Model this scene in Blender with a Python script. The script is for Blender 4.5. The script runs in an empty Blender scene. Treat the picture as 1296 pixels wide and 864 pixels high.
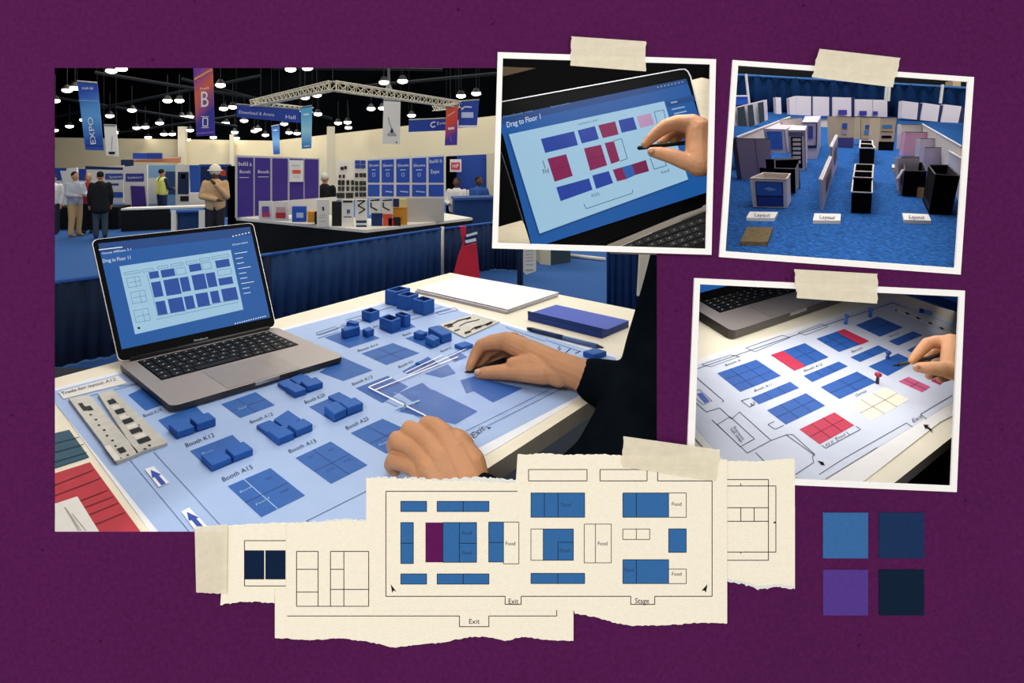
import bpy, bmesh, math, random
from mathutils import Vector, Matrix
from mathutils.geometry import tessellate_polygon
random.seed(7)
scene = bpy.context.scene
COL = scene.collection
# ------------------------------------------------------------------ camera model
F, PX, PY, CZ = 675.0, 500.0, 190.0, 2.35      # level lens with shift: focal length and principal point in pixels, eye height
YW = 0.45                                       # distance of the purple wall
EYE = Vector((0, 0, CZ))
cam = bpy.data.cameras.new('camera'); camo = bpy.data.objects.new('camera', cam); COL.objects.link(camo)
camo.location = EYE; camo.rotation_euler = (math.pi / 2, 0, 0)
cam.sensor_width = 36; cam.lens = 36 * F / 1296
cam.shift_x = (648 - PX) / 1296; cam.shift_y = -(432 - PY) / 1296
cam.clip_start = 0.01; cam.clip_end = 200
scene.camera = camo
scene.view_settings.view_transform = 'Standard'; scene.view_settings.look = 'None'
scene.view_settings.gamma = 1; scene.view_settings.use_curve_mapping = False; scene.view_settings.exposure = 0

def P(u, v, d): return Vector(((u - PX) * d / F, d, CZ - (v - PY) * d / F))
def ray(u, v): return Vector(((u - PX) / F, 1, -(v - PY) / F))
class Plane:
    def __init__(s, p, n):
        s.p = Vector(p); s.n = Vector(n).normalized()
        if s.n.dot(EYE - s.p) < 0: s.n = -s.n
    def at(s, u, v, lift=0.0):
        r = ray(u, v); t = (s.p + s.n * lift - EYE).dot(s.n) / r.dot(s.n)
        return EYE + r * t
    @staticmethod
    def three(a, b, c): return Plane(a, (b - a).cross(c - a))
# ------------------------------------------------------------------ materials
def lin(c): c /= 255.0; return c / 12.92 if c <= .04045 else ((c + .055) / 1.055) ** 2.4
def rgb(h): h = h.lstrip('#'); return tuple(lin(int(h[i:i + 2], 16)) for i in (0, 2, 4)) + (1.0,)
MATS = {}
def mat(h, rough=.65, noise=.06, scale=60, metal=0, emit=0, bump=0, spec=.3, bscale=None, alpha=1, detail=4):
    key = (h, rough, noise, scale, metal, emit, bump, spec, bscale, alpha)
    if key in MATS: return MATS[key]
    m = bpy.data.materials.new('surface_' + h.lstrip('#')); m.use_nodes = True
    nt = m.node_tree; N = nt.nodes; L = nt.links; b = N['Principled BSDF']
    b.inputs['Roughness'].default_value = rough; b.inputs['Metallic'].default_value = metal
    b.inputs['Specular IOR Level'].default_value = spec
    tc = N.new('ShaderNodeTexCoord'); nz = N.new('ShaderNodeTexNoise')
    nz.inputs['Scale'].default_value = scale; nz.inputs['Detail'].default_value = detail
    L.new(tc.outputs['Object'], nz.inputs['Vector'])
    rp = N.new('ShaderNodeMapRange'); rp.inputs['From Min'].default_value = .25; rp.inputs['From Max'].default_value = .75
    rp.inputs['To Min'].default_value = 1 - noise; rp.inputs['To Max'].default_value = 1 + noise
    L.new(nz.outputs['Fac'], rp.inputs['Value'])
    mx = N.new('ShaderNodeVectorMath'); mx.operation = 'SCALE'; mx.inputs[0].default_value = rgb(h)[:3]
    L.new(rp.outputs['Result'], mx.inputs['Scale'])
    L.new(mx.outputs['Vector'], b.inputs['Base Color'])
    if emit:
        L.new(mx.outputs['Vector'], b.inputs['Emission Color']); b.inputs['Emission Strength'].default_value = emit
        if emit >= .5: b.inputs['Base Color'].default_value = (.01, .01, .01, 1); L.remove(b.inputs['Base Color'].links[0]) if b.inputs['Base Color'].links else None
    if bump:
        bp = N.new('ShaderNodeBump'); bp.inputs['Strength'].default_value = bump; bp.inputs['Distance'].default_value = .002
        n2 = N.new('ShaderNodeTexNoise'); n2.inputs['Scale'].default_value = bscale or scale * 3; n2.inputs['Detail'].default_value = 6
        L.new(tc.outputs['Object'], n2.inputs['Vector']); L.new(n2.outputs['Fac'], bp.inputs['Height']); L.new(bp.outputs['Normal'], b.inputs['Normal'])
    if alpha < 1: b.inputs['Alpha'].default_value = alpha
    MATS[key] = m; return m
# ------------------------------------------------------------------ objects
ABS = {}
def props(o, label=None, cat=None, group=None, kind=None):
    if label: o['label'] = label
    if cat: o['category'] = cat
    if group: o['group'] = group
    if kind: o['kind'] = kind
    return o
def root(name, loc, label, cat, group=None):
    o = bpy.data.objects.new(name, None); COL.objects.link(o); o.location = loc; o.empty_display_size = .02
    ABS[o.name] = Vector(loc); return props(o, label, cat, group)
TXT = {}
def text_geo(s):
    if s not in TXT:
        c = bpy.data.curves.new('lettering', 'FONT'); c.body = s; c.resolution_u = 3
        o = bpy.data.objects.new('lettering', c); COL.objects.link(o)
        me = bpy.data.meshes.new_from_object(o.evaluated_get(bpy.context.evaluated_depsgraph_get()))
        vs = [v.co.copy() for v in me.vertices]; fs = [tuple(p.vertices) for p in me.polygons]
        w = max([v.x for v in vs] or [1]); TXT[s] = (vs, fs, w)
        bpy.data.objects.remove(o); bpy.data.meshes.remove(me)
    return TXT[s]
class MB:
    def __init__(s): s.v = []; s.f = []; s.m = []; s.mats = []
    def mi(s, m):
        if m not in s.mats: s.mats.append(m)
        return s.mats.index(m)
    def add(s, vs, fs, m):
        k = len(s.v); i = s.mi(m); s.v += [Vector(v) for v in vs]
        for f in fs: s.f.append(tuple(a + k for a in f)); s.m.append(i)
        return s
    def poly(s, pts, m):
        pts = [Vector(p) for p in pts]
        if len(pts) <= 4: return s.add(pts, [tuple(range(len(pts)))], m)
        return s.add(pts, [tuple(t) for t in tessellate_polygon([pts])], m)
    def prism(s, pts, off, m, mside=None):
        """closed polygon pushed along off (vector or list of vectors)"""
        n = len(pts); a = [Vector(p) for p in pts]
        b = [p + (off[i] if isinstance(off, list) else Vector(off)) for i, p in enumerate(a)]
        tri = [(0, 1, 2)] if n == 3 else ([(0, 1, 2, 3)] if n == 4 else [tuple(t) for t in tessellate_polygon([a])])
        s.add(a, [tuple(reversed(t)) for t in tri], m); s.add(b, tri, m)
        s.add(a + b, [(i, (i + 1) % n, n + (i + 1) % n, n + i) for i in range(n)], mside or m); return s
    def hexa(s, p, m):
        """8 points: bottom four then top four"""
        return s.add(p, [(3, 2, 1, 0), (4, 5, 6, 7), (0, 1, 5, 4), (1, 2, 6, 5), (2, 3, 7, 6), (3, 0, 4, 7)], m)
    def box(s, c, sx, sy, sz, m, ax=None):
        c = Vector(c); X, Y, Z = ax or (Vector((1, 0, 0)), Vector((0, 1, 0)), Vector((0, 0, 1)))
        q = [c + X * (a * sx / 2) + Y * (b * sy / 2) + Z * (e * sz / 2) for e in (-1, 1) for a, b in ((-1, -1), (1, -1), (1, 1), (-1, 1))]
        return s.hexa(q, m)
    def tube(s, a, b, r, m, r2=None, n=12, cap=True):
        a, b = Vector(a), Vector(b); r2 = r if r2 is None else r2
        z = (b - a).normalized(); x = z.orthogonal().normalized(); y = z.cross(x)
        vs = [a + (x * math.cos(t) + y * math.sin(t)) * r for t in [2 * math.pi * i / n for i in range(n)]]
        vs += [b + (x * math.cos(t) + y * math.sin(t)) * r2 for t in [2 * math.pi * i / n for i in range(n)]]
        fs = [(i, (i + 1) % n, n + (i + 1) % n, n + i) for i in range(n)]
        if cap: fs += [tuple(reversed(range(n))), tuple(range(n, 2 * n))]
        return s.add(vs, fs, m)
    def ball(s, c, r, m, sc=(1, 1, 1), n=12, ax=None):
        c = Vector(c); X, Y, Z = ax or (Vector((1, 0, 0)), Vector((0, 1, 0)), Vector((0, 0, 1)))
        vs = [c + Z * (r * sc[2])]; R = n // 2
        for i in range(1, R):
            t = math.pi * i / R
            for j in range(n):
                a = 2 * math.pi * j / n
                vs.append(c + X * (r * sc[0] * math.sin(t) * math.cos(a)) + Y * (r * sc[1] * math.sin(t) * math.sin(a)) + Z * (r * sc[2] * math.cos(t)))
        vs.append(c - Z * (r * sc[2])); fs = [(0, 1 + j, 1 + (j + 1) % n) for j in range(n)]
        for i in range(R - 2):
            for j in range(n):
                a = 1 + i * n + j; b = 1 + i * n + (j + 1) % n; fs.append((a, a + n, b + n, b))
        e = len(vs) - 1; k = 1 + (R - 2) * n
        fs += [(e, k + (j + 1) % n, k + j) for j in range(n)]
        return s.add(vs, fs, m)
    # -- flat drawing on a plane, positions in photo pixels
    def fpoly(s, pl, pts, m, lift=.0004): return s.poly([pl.at(u, v, lift) for u, v in pts], m)
    def fline(s, pl, a, b, w, m, lift=.0005):
        dx, dy = b[0] - a[0], b[1] - a[1]; l = math.hypot(dx, dy) or 1; nx, ny = -dy / l * w / 2, dx / l * w / 2
        return s.fpoly(pl, [(a[0] + nx, a[1] + ny), (b[0] + nx, b[1] + ny), (b[0] - nx, b[1] - ny), (a[0] - nx, a[1] - ny)], m, lift)
    def fpath(s, pl, pts, w, m, lift=.0005, close=False):
        q = list(pts) + ([pts[0]] if close else [])
        for a, b in zip(q, q[1:]): s.fline(pl, a, b, w, m, lift)
        return s
    def frect(s, pl, x0, y0, x1, y1, m, lift=.0004): return s.fpoly(pl, [(x0, y0), (x1, y0), (x1, y1), (x0, y1)], m, lift)
    def fbox(s, pl, x0, y0, x1, y1, w, m, lift=.0005): return s.fpath(pl, [(x0, y0), (x1, y0), (x1, y1), (x0, y1)], w, m, lift, True)
    def ftext(s, pl, t, o, e, up, m, lift=.0006):
        """text from pixel o to pixel e along the baseline, up = pixel vector of one line height"""
        vs, fs, w = text_geo(t)
        return s.add([pl.at(o[0] + (e[0] - o[0]) * v.x / w + up[0] * v.y / .7, o[1] + (e[1] - o[1]) * v.x / w + up[1] * v.y / .7, lift) for v in vs], fs, m)
    def slab(s, pl, pts, t, m, mside=None, lift=0.0):
        """card lying on the plane: outline in pixels (underside), thickness t"""
        return s.prism([pl.at(u, v, lift) for u, v in pts], pl.n * t, m, mside)
    def obj(s, name, label=None, cat=None, group=None, kind=None, parent=None, smooth=False, solid=0, bevel=0, origin=None):
        if origin is None:
            lo = [min(v[i] for v in s.v) for i in range(3)]; hi = [max(v[i] for v in s.v) for i in range(3)]
            origin = Vector(((lo[0] + hi[0]) / 2, (lo[1] + hi[1]) / 2, lo[2]))
        me = bpy.data.meshes.new(name); me.from_pydata([v - origin for v in s.v], [], s.f)
        for m in s.mats: me.materials.append(m)
        me.polygons.foreach_set('material_index', s.m); me.validate(); me.update()
        bm = bmesh.new(); bm.from_mesh(me); bmesh.ops.recalc_face_normals(bm, faces=bm.faces) if bevel or solid or smooth else None
        bm.to_mesh(me); bm.free()
        if smooth: me.polygons.foreach_set('use_smooth', [True] * len(me.polygons))
        o = bpy.data.objects.new(name, me); COL.objects.link(o)
        o.location = origin
        if parent is not None: o.parent = parent; o.location = origin - ABS[parent.name]
        ABS[o.name] = Vector(origin)
        if solid: mo = o.modifiers.new('solid', 'SOLIDIFY'); mo.thickness = solid; mo.offset = 0
        if bevel: mo = o.modifiers.new('bevel', 'BEVEL'); mo.width = bevel; mo.segments = 2; mo.limit_method = 'ANGLE'
        return props(o, label, cat, group, kind)
def flesh(chains, voxel, smooth=8, balls=()):
    """one continuous surface grown round chains of (point, radius)"""
    b = MB(); d = mat('#808080')
    for ch in chains:
        for p, r in ch: b.ball(p, r, d, n=14)
        for (p, r), (q, t) in zip(ch, ch[1:]):
            if (q - p).length > 1e-6: b.tube(p, q, r, d, t, n=14)
    for c, r, sc, ax in balls: b.ball(c, r, d, sc, 14, ax)
    me = bpy.data.meshes.new('tmp'); me.from_pydata(b.v, [], b.f); me.update()
    o = bpy.data.objects.new('tmp', me); COL.objects.link(o)
    r = o.modifiers.new('r', 'REMESH'); r.mode = 'VOXEL'; r.voxel_size = voxel
    if smooth: sm = o.modifiers.new('s', 'SMOOTH'); sm.factor = .5; sm.iterations = smooth
    out = bpy.data.meshes.new_from_object(o.evaluated_get(bpy.context.evaluated_depsgraph_get()))
    bpy.data.objects.remove(o); bpy.data.meshes.remove(me)
    m = MB(); m.v = [v.co.copy() for v in out.vertices]; m.f = [tuple(p.vertices) for p in out.polygons]; bpy.data.meshes.remove(out)
    return m
def skin(m, material):
    m.mats = [material]; m.m = [0] * len(m.f); return m
def area(name, loc, target, sx, sy, power, color=(1, 1, 1)):
    l = bpy.data.lights.new(name, 'AREA'); l.shape = 'RECTANGLE'; l.size = sx; l.size_y = sy; l.energy = power; l.color = color
    o = bpy.data.objects.new(name, l); COL.objects.link(o); o.location = loc
    o.rotation_euler = (Vector(target) - Vector(loc)).to_track_quat('-Z', 'Y').to_euler(); return o
def jag(a, b, n, amp, rng=random):
    """a torn line between two pixels"""
    out = []
    for i in range(n):
        t = (i + .5) / n; out.append((a[0] + (b[0] - a[0]) * t + rng.uniform(-.4, .4), a[1] + (b[1] - a[1]) * t + rng.uniform(-amp, amp)))
    return [a] + out
def torn(pts, step=3.2, amp=.9):
    """torn polyline through pixels; returns the points without the last one"""
    out = []
    for a, b in zip(pts, pts[1:]):
        n = max(1, int(math.hypot(b[0] - a[0], b[1] - a[1]) / step)); out += jag(a, b, n, amp)
    return out
# ================================================================== the purple wall and what is fixed on it
WALL = Plane((0, YW, 0), (0, -1, 0))
def w(u, v, lift=0): return WALL.at(u, v, lift)
def purple():
    m = mat('#511b4c', rough=.9, noise=.07, scale=5, bump=.25, bscale=420, spec=.02)
    nt = m.node_tree; N = nt.nodes; L = nt.links; b = N['Principled BSDF']
    src = b.inputs['Base Color'].links[0].from_socket
    tc = [n for n in N if n.type == 'TEX_COORD'][0]
    fine = N.new('ShaderNodeTexNoise'); fine.inputs['Scale'].default_value = 260; fine.inputs['Detail'].default_value = 6
    L.new(tc.outputs['Object'], fine.inputs['Vector'])
    r1 = N.new('ShaderNodeMapRange'); r1.inputs['From Min'].default_value = .3; r1.inputs['From Max'].default_value = .7; r1.inputs['To Min'].default_value = .86; r1.inputs['To Max'].default_value = 1.12
    L.new(fine.outputs['Fac'], r1.inputs['Value'])
    vo = N.new('ShaderNodeTexVoronoi'); vo.inputs['Scale'].default_value = 42; L.new(tc.outputs['Object'], vo.inputs['Vector'])
    r2 = N.new('ShaderNodeMapRange'); r2.inputs['From Min'].default_value = .02; r2.inputs['From Max'].default_value = .075; r2.inputs['To Min'].default_value = .45; r2.inputs['To Max'].default_value = 1
    L.new(vo.outputs['Distance'], r2.inputs['Value'])
    mu = N.new('ShaderNodeMath'); mu.operation = 'MULTIPLY'; L.new(r1.outputs['Result'], mu.inputs[0]); L.new(r2.outputs['Result'], mu.inputs[1])
    sc = N.new('ShaderNodeVectorMath'); sc.operation = 'SCALE'; L.new(src, sc.inputs[0]); L.new(mu.outputs[0], sc.inputs['Scale'])
    L.new(sc.outputs['Vector'], b.inputs['Base Color']); return m
PURPLE = purple()
def holed(outer, holes, thick, y, material, name, **k):
    """flat sheet in the wall's plane with openings (all in photo pixels)"""
    c = bpy.data.curves.new('sheet', 'CURVE'); c.dimensions = '2D'; c.fill_mode = 'BOTH'; c.extrude = thick / 2
    for loop in [outer] + holes:
        sp = c.splines.new('POLY'); sp.points.add(len(loop) - 1); sp.use_cyclic_u = True
        for q, (u, v) in zip(sp.points, loop): p = w(u, v, YW - y); q.co = (p.x, p.z, 0, 1)
    o = bpy.data.objects.new('sheet', c); COL.objects.link(o)
    me = bpy.data.meshes.new_from_object(o.evaluated_get(bpy.context.evaluated_depsgraph_get())); bpy.data.objects.remove(o)
    b = MB(); b.add([Vector((v.co.x, y + v.co.z, v.co.y)) for v in me.vertices], [tuple(p.vertices) for p in me.polygons], material)
    bpy.data.meshes.remove(me); return b.obj(name, **k)
IN1 = [(636.3, 73.8), (898.6, 81.5), (893, 314.7), (630.2, 307.4)]; OUT1 = [(630, 66), (905.8, 75), (900, 322.2), (622.8, 314)]
IN2 = [(933.8, 83), (1224.4, 103.7), (1208.2, 339), (917.7, 317.7)]; OUT2 = [(927.2, 76), (1232, 97.6), (1215, 347.2), (910, 325)]
IN3 = [(885.5, 359.4), (1213.3, 375), (1202.8, 614.6), (877.5, 600.5)]; OUT3 = [(878.6, 351.7), (1220.5, 367.6), (1210, 622), (868, 607.4)]
def grow(q, k):
    cx = sum(p[0] for p in q) / 4; cy = sum(p[1] for p in q) / 4
    return [(p[0] + (k if p[0] > cx else -k), p[1] + (k if p[1] > cy else -k)) for p in q]
H1 = [(69, 86), (632.5, 86), (633, 70), (902.5, 78), (897, 318.6), (831.5, 317), (831.5, 673), (69, 673)]
holed([(-1900, -1500), (3100, -1500), (3100, 3300), (-1900, 3300)], [H1, grow(IN2, 5), grow(IN3, 5)], .001, YW + .0005, PURPLE, 'wall_front', kind='structure')
WHITE = mat('#fbf8f4', rough=.6, noise=.02, scale=200)
LBL = ['white bordered picture of a hand at a laptop screen, top middle of the wall',
       'white bordered picture of booth models on blue carpet, top right of the wall',
       'white bordered picture of a floor plan with pins, below the carpet picture']
for (o, i), lb, y in zip(((OUT1, IN1), (OUT2, IN2), (OUT3, IN3)), LBL, (.4475, .4494, .4494)):
    holed(o, [i], .0012, y, WHITE, 'picture_mount', label=lb, cat='picture mount', group='white bordered pictures on the wall')
# ---- torn papers
CREAM = mat('#f9efda', rough=.9, noise=.03, scale=230, bump=.3, bscale=700, spec=.02)
FIB = mat('#e3e2dc', rough=.95, noise=.12, scale=500)
INK = mat('#191a1e', rough=.8, noise=.1, spec=.02); BLU = mat('#366aa3', rough=.75, noise=.05, scale=300, spec=.02); NAVY = mat('#12233f', rough=.75, noise=.08, scale=300, spec=.02)
PLUM = mat('#5d1a54', rough=.75, noise=.08, scale=300, spec=.02); DBLU = mat('#1f3e6b', rough=.8)
def paper(name, outline, lift, label, draw, fib=None):
    """cream sheet with the drawing printed on it and the paler core showing along its torn edge"""
    r = root(name, w(sum(p[0] for p in outline) / len(outline), max(p[1] for p in outline)), label, 'torn paper', 'torn paper plans at the foot of the wall')
    MB().prism([w(u, v, lift) for u, v in outline], WALL.n * .0004, CREAM).obj('sheet', parent=r)
    if fib: MB().prism([w(u, v, lift - .0001) for u, v in fib], WALL.n * .0003, FIB).obj('torn_edge', label='paler torn edge of the paper', parent=r)
    b = MB(); p = Plane((0, YW - lift - .0004, 0), (0, -1, 0)); draw(b, p); b.obj('printed_plan', parent=r)
LW = .95
def blocks(b, p, rects, m=BLU):
    for x0, y0, x1, y1, *div in rects:
        b.frect(p, x0, y0, x1, y1, m, .00005); b.fbox(p, x0, y0, x1, y1, LW * .8, INK, .0001)
        for dv in div:
            if dv > 0: b.fline(p, (dv, y0), (dv, y1), LW * .8, INK, .0001)
            else: b.fline(p, (x0, -dv), (x1, -dv), LW * .8, INK, .0001)
def word(b, p, t, cx, cy, wd, h, m=INK): b.ftext(p, t, (cx - wd / 2, cy + h / 2), (cx + wd / 2, cy + h / 2), (0, -h), m, .00012)
def cursor(b, p, x, y, s, k=1): b.fpoly(p, [(x, y), (x + 2.2 * s * k, y + 5.5 * s), (x + 3.4 * s * k, y + 9 * s), (x + 4.5 * s * k, y + 6.8 * s), (x + 7 * s * k, y + 7.2 * s)], INK, .0001)
def drawD(b, p):
    for a in ([(919, 606.7), (972.6, 606.7), (972.6, 708.8), (919, 708.8)], [(919, 614.8), (982, 614.8), (982, 698.4), (919, 698.4)], [(919, 642.3), (972.6, 642.3)], [(919, 659.5), (972.6, 659.5)], [(937.6, 642.3), (937.6, 659.5)], [(954.5, 642.3), (954.5, 659.5)], [(937.6, 611.5), (937.6, 614.8)], [(937.6, 698.4), (937.6, 700.6)]): b.fpath(p, a, LW, INK, .0001)
    b.frect(p, 979.3, 660, 981.5, 662, INK, .0001)
bot = torn([(1005.5, 742), (985, 738.5), (960, 741), (940, 735), (905, 729)], 3.4, .9)
paper('torn_plan', [(1005.5, 582)] + bot + [(905, 729)] + torn([(905, 582), (955, 583.5), (1005.5, 579.5)], 3.5, .6), .0014, 'small torn cream scrap at right with empty room outlines, tucked behind the big plan', drawD,
      [(1005.8, 640)] + [(u, v + 6.5) for u, v in torn([(1005.8, 738.5), (985, 736), (960, 739), (940, 732), (905, 726)], 3, 1.2)] + [(905, 640)])
def drawA(b, p):
    b.fpath(p, [(361.5, 684), (309.4, 684), (309.4, 741.3), (361.5, 741.3)], LW, INK, .0001); blocks(b, p, [(309.4, 696.6, 334, 732.6), (336.2, 696.6, 361, 732.6)], NAVY)
bot = torn([(347.5, 763), (330, 761), (305, 760.5), (290, 763), (279, 765)], 3, .9)
paper('torn_plan', torn([(286, 665), (300, 664), (315, 663), (350, 661.5), (362, 661)], 3.4, .6) + [(362, 661), (362, 744), (348, 744)] + bot + [(279, 765)], .0022, 'torn cream scrap at left with two navy squares, taped at its left edge', drawA)
def drawB(b, p):
    b.fbox(p, 375.3, 697.6, 402.6, 767, LW, INK, .0001)
    for y in (720.2, 749): b.fline(p, (375.3, y), (402.6, y), LW, INK, .0001)
    b.fbox(p, 418.2, 697.6, 466.6, 767, LW, INK, .0001); b.fline(p, (435.2, 697.6), (435.2, 767), LW, INK, .0001); b.fline(p, (402.6, 767), (418.2, 767), LW, INK, .0001)
    b.fline(p, (418.2, 720.2), (435.2, 720.2), LW, INK, .0001); b.fline(p, (418.2, 745.7), (466.6, 745.7), LW, INK, .0001)
    b.fpath(p, [(363.5, 779.3), (581.5, 779.3), (581.5, 792.8), (618.7, 792.8), (618.7, 779.3), (704.6, 779.3), (704.6, 768)], LW, INK, .0001); word(b, p, 'Exit', 600, 786, 14, 6)
botB = torn([(725.6, 810), (700, 809.5), (660, 805), (640, 810), (610, 804.5), (593, 805.5), (560, 812), (520, 816.5), (499, 818.5), (465, 811), (434, 807), (395, 809), (348, 806.5)], 3.4, .8)
paper('torn_plan', [(348, 806.5)] + torn([(348, 662.5), (400, 661.5), (440, 658), (467, 660)], 3.4, .8) + [(467, 663), (725.6, 741)] + botB, .0019, 'wide torn cream strip marked Exit along its bottom line, lowest of the papers', drawB,
      torn([(352, 662), (400, 659.5), (440, 656), (467, 659)], 3, 1.1) + [(467, 670), (352, 670)])
def drawC(b, p):
    b.fpath(p, [(655, 621.6), (488.4, 621.6), (488.4, 754.4), (639.3, 754.4), (639.3, 764.6), (659.6, 764.6), (659.6, 754.4), (798.3, 754.4), (798.3, 764.6), (828.7, 764.6), (828.7, 754.4), (901.3, 754.4), (901.3, 608.4), (832.3, 608.4), (832.3, 594)], LW, INK, .0001)
    b.fbox(p, 669, 594, 743, 608.4, LW, INK, .0001); b.fbox(p, 759.5, 594, 819, 608.4, LW, INK, .0001); b.fline(p, (832, 594), (901, 594), LW, INK, .0001)
    blocks(b, p, [(507.2, 634.2, 540, 647.2), (553.2, 634.2, 618.8, 647.2, 586.3), (507.2, 661, 523.2, 713, -687.2), (507.2, 726, 540, 739), (553.2, 726, 618.8, 739, 586.3), (618.5, 660.5, 637.3, 711, -686.2), (672, 623.6, 740, 654.4, 689, 706.3), (788.3, 623.6, 846.3, 654.4, 805.4), (846.3, 669, 868.6, 698.8), (672, 725.3, 740, 738.3, 706), (788.3, 708, 846.3, 738.3, 805.4), (560.5, 661, 603.2, 711.4, 581.4), (687.5, 669.2, 725.7, 708.8)])
    b.frect(p, 538.5, 661, 560.5, 711.4, PLUM, .00006); b.fline(p, (581.4, 687.2), (603.2, 687.2), LW * .8, INK, .00011); b.fbox(p, 706.3, 686, 725.7, 708.8, LW * .8, INK, .00011)
    for r in ((637.3, 660.5, 656.7, 713.3), (846.3, 623.6, 868.6, 654.4), (672, 669.2, 687.5, 708.8), (739.4, 663, 773.7, 712), (788.3, 669.3, 822.3, 682.5), (846.3, 720, 868.6, 738.3)): b.fbox(p, *r, LW * .8, INK, .00011)
    b.fline(p, (753.6, 663), (753.6, 712), LW * .8, INK, .0001); b.fline(p, (805.4, 669.3), (805.4, 682.5), LW * .8, INK, .0001)
    for t, x, y, m in (('Food', 645.8, 687.5, INK), ('Food', 762.5, 687.5, INK), ('Food', 856.3, 637.5, INK), ('Food', 856.3, 726, INK), ('Food', 716, 638.3, DBLU), ('Food', 714.5, 696.3, DBLU), ('Food', 591, 674, DBLU), ('Food', 591, 699, DBLU), ('Food', 796, 721, DBLU)): word(b, p, t, x, y, 12.5, 4.6, m)
    word(b, p, 'Exit', 649.5, 760.5, 13, 6.5); word(b, p, 'Stage', 812.5, 760, 18, 6.8)
    b.fpoly(p, [(494.5, 739), (496.3, 750), (498, 747), (501.5, 748.5)], INK, .0001); b.fpoly(p, [(895.5, 739), (888, 747.2), (891.4, 747), (893.5, 749.5)], INK, .0001)
botC = torn([(920, 788), (880, 787.5), (860, 789.5), (801, 791.5), (780, 788), (750, 779.5), (726, 775)], 3.4, .8)
topC = torn([(655, 575), (690, 573.8), (720, 575.5), (760, 574.5), (800, 577), (850, 576.5), (908, 580.5), (920, 581.4)], 3.4, .8)
top2 = torn([(463.5, 604.8), (490, 606.3), (520, 606), (560, 608.5), (600, 608.5), (625, 610.2), (655, 611.5)], 3.4, .8)
paper('torn_plan', top2 + topC + [(920, 581.4)] + botC + [(726, 771.5), (471, 771.5), (471, 692), (463.5, 685)], .0024, 'largest torn cream plan with blue booth blocks, marked Exit and Stage', drawC,
      torn([(470, 604), (520, 604), (560, 606), (583, 605), (600, 603.5), (625, 604.5), (655, 607)], 2.6, 1.5) + [(655, 615), (470, 615)])
# ---- tape, swatches
TAPE = mat('#f6ecd4', rough=.6, noise=.06, scale=120, bump=.25, bscale=260, alpha=.66, spec=.08)
for q, lb, lift, vert in (
    ([(722.6, 46), (817.4, 52.4), (817.2, 90.3), (721.8, 83)], 'beige tape strip over the top edge of the laptop picture', .0035, 0),
    ([(1037, 61.7), (1139.8, 73.4), (1130, 110.4), (1027.5, 97.8)], 'slanting beige tape strip over the top edge of the carpet picture', .0034, 0),
    ([(1005, 340.4), (1110.7, 346.4), (1110, 384), (1008.5, 377)], 'beige tape strip over the top edge of the floor plan picture', .0034, 0),
    ([(789, 551.8), (912, 569), (906, 608.5), (787.3, 590.4)], 'pale tape strip on the top right corner of the biggest torn plan', .0034, 0),
    ([(246.4, 666), (288, 663), (287, 751), (248.4, 749)], 'upright pale tape strip on the left end of the torn scraps', .0034, 1)):
    a, b_, c, d = q
    if vert: ol = torn([a, b_], 3, .8) + [b_, c] + torn([c, d], 3, .8) + [d]
    else: ol = [a] + [b_] + [(u + random.uniform(-.9, .9), v) for u, v in jag(b_, c, 9, .2)[1:]] + [c, d] + [(u + random.uniform(-.9, .9), v) for u, v in jag(d, a, 9, .2)[1:]]
    MB().prism([w(u, v, lift) for u, v in ol], WALL.n * .0002, TAPE).obj('tape', lb, 'tape', 'strips of tape on the wall')
for (x, y, h, nm) in ((1041.3, 648.3, '#3a6aa2', 'light blue square swatch, top left of the four'), (1112, 648.3, '#1d3359', 'dark blue square swatch, top right of the four'), (1041.3, 720.4, '#543a8a', 'violet square swatch, bottom left of the four'), (1112, 720.4, '#112236', 'blackish navy square swatch, bottom right of the four')):
    MB().prism([w(u, v) for u, v in ((x, y), (x + 56.6, y), (x + 56.6, y + 57.4), (x, y + 57.4))], WALL.n * .0006, mat(h, rough=.9, noise=.06, scale=300, bump=.2, bscale=600, spec=.02)).obj('colour_swatch', nm, 'swatch', 'four colour swatches on the wall')
# ================================================================== the work table seen through the big opening
ZT = CZ - 0.36; ZS = ZT - 0.74
TAB = Plane((0, 0, ZT), (0, 0, 1))
def t(u, v, z=0): return TAB.at(u, v, z)
CREAMT = mat('#ece3cb', rough=.5, noise=.03, scale=30, spec=.25); EDGE = mat('#b9b2a0', rough=.6); DARKM = mat('#2a2c2e', rough=.5)
A = t(570, 345); dirL = (t(69, 478.5) - A).normalized(); k = (.47 - A.y) / dirL.y; Bf = A + dirL * k
r1 = t(744, 510); r2 = t(619, 591.5); dR = (r2 - r1).normalized(); Bn = r1 + dR * ((.47 - r1.y) / dR.y); Cn = r1 - dR * .30; C2 = t(835, 398)
tb = root('work_table', (A.x * .5, .9, ZS), 'cream topped work table in front of the exhibition hall, covered with the blue plan', 'table')
poly = [A, Bf, Bn, r1, Cn, C2]
MB().prism([p - Vector((0, 0, .022)) for p in poly], Vector((0, 0, .022)), CREAMT, EDGE).obj('tabletop', parent=tb)
for q in (A + Vector((-.02, -.12, 0)), Bf + Vector((.12, .08, 0)), Bn + Vector((-.12, .08, 0)), Cn + Vector((-.10, .04, 0))):
    MB().tube((q.x, q.y, ZS), (q.x, q.y, ZT - .022), .02, DARKM).obj('leg', parent=tb, smooth=True)
# raised floor the table stands on
sf = MB(); sf.prism([Vector((-3.6, .46, ZS - .06)), Vector((1.0, .46, ZS - .06)), Vector((1.0, 2.7, ZS - .06)), Vector((-3.6, 2.7, ZS - .06))], Vector((0, 0, .06)), mat('#1a2230', rough=.9, noise=.2, scale=300))
sf.obj('floor_raised', kind='structure')
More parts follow.
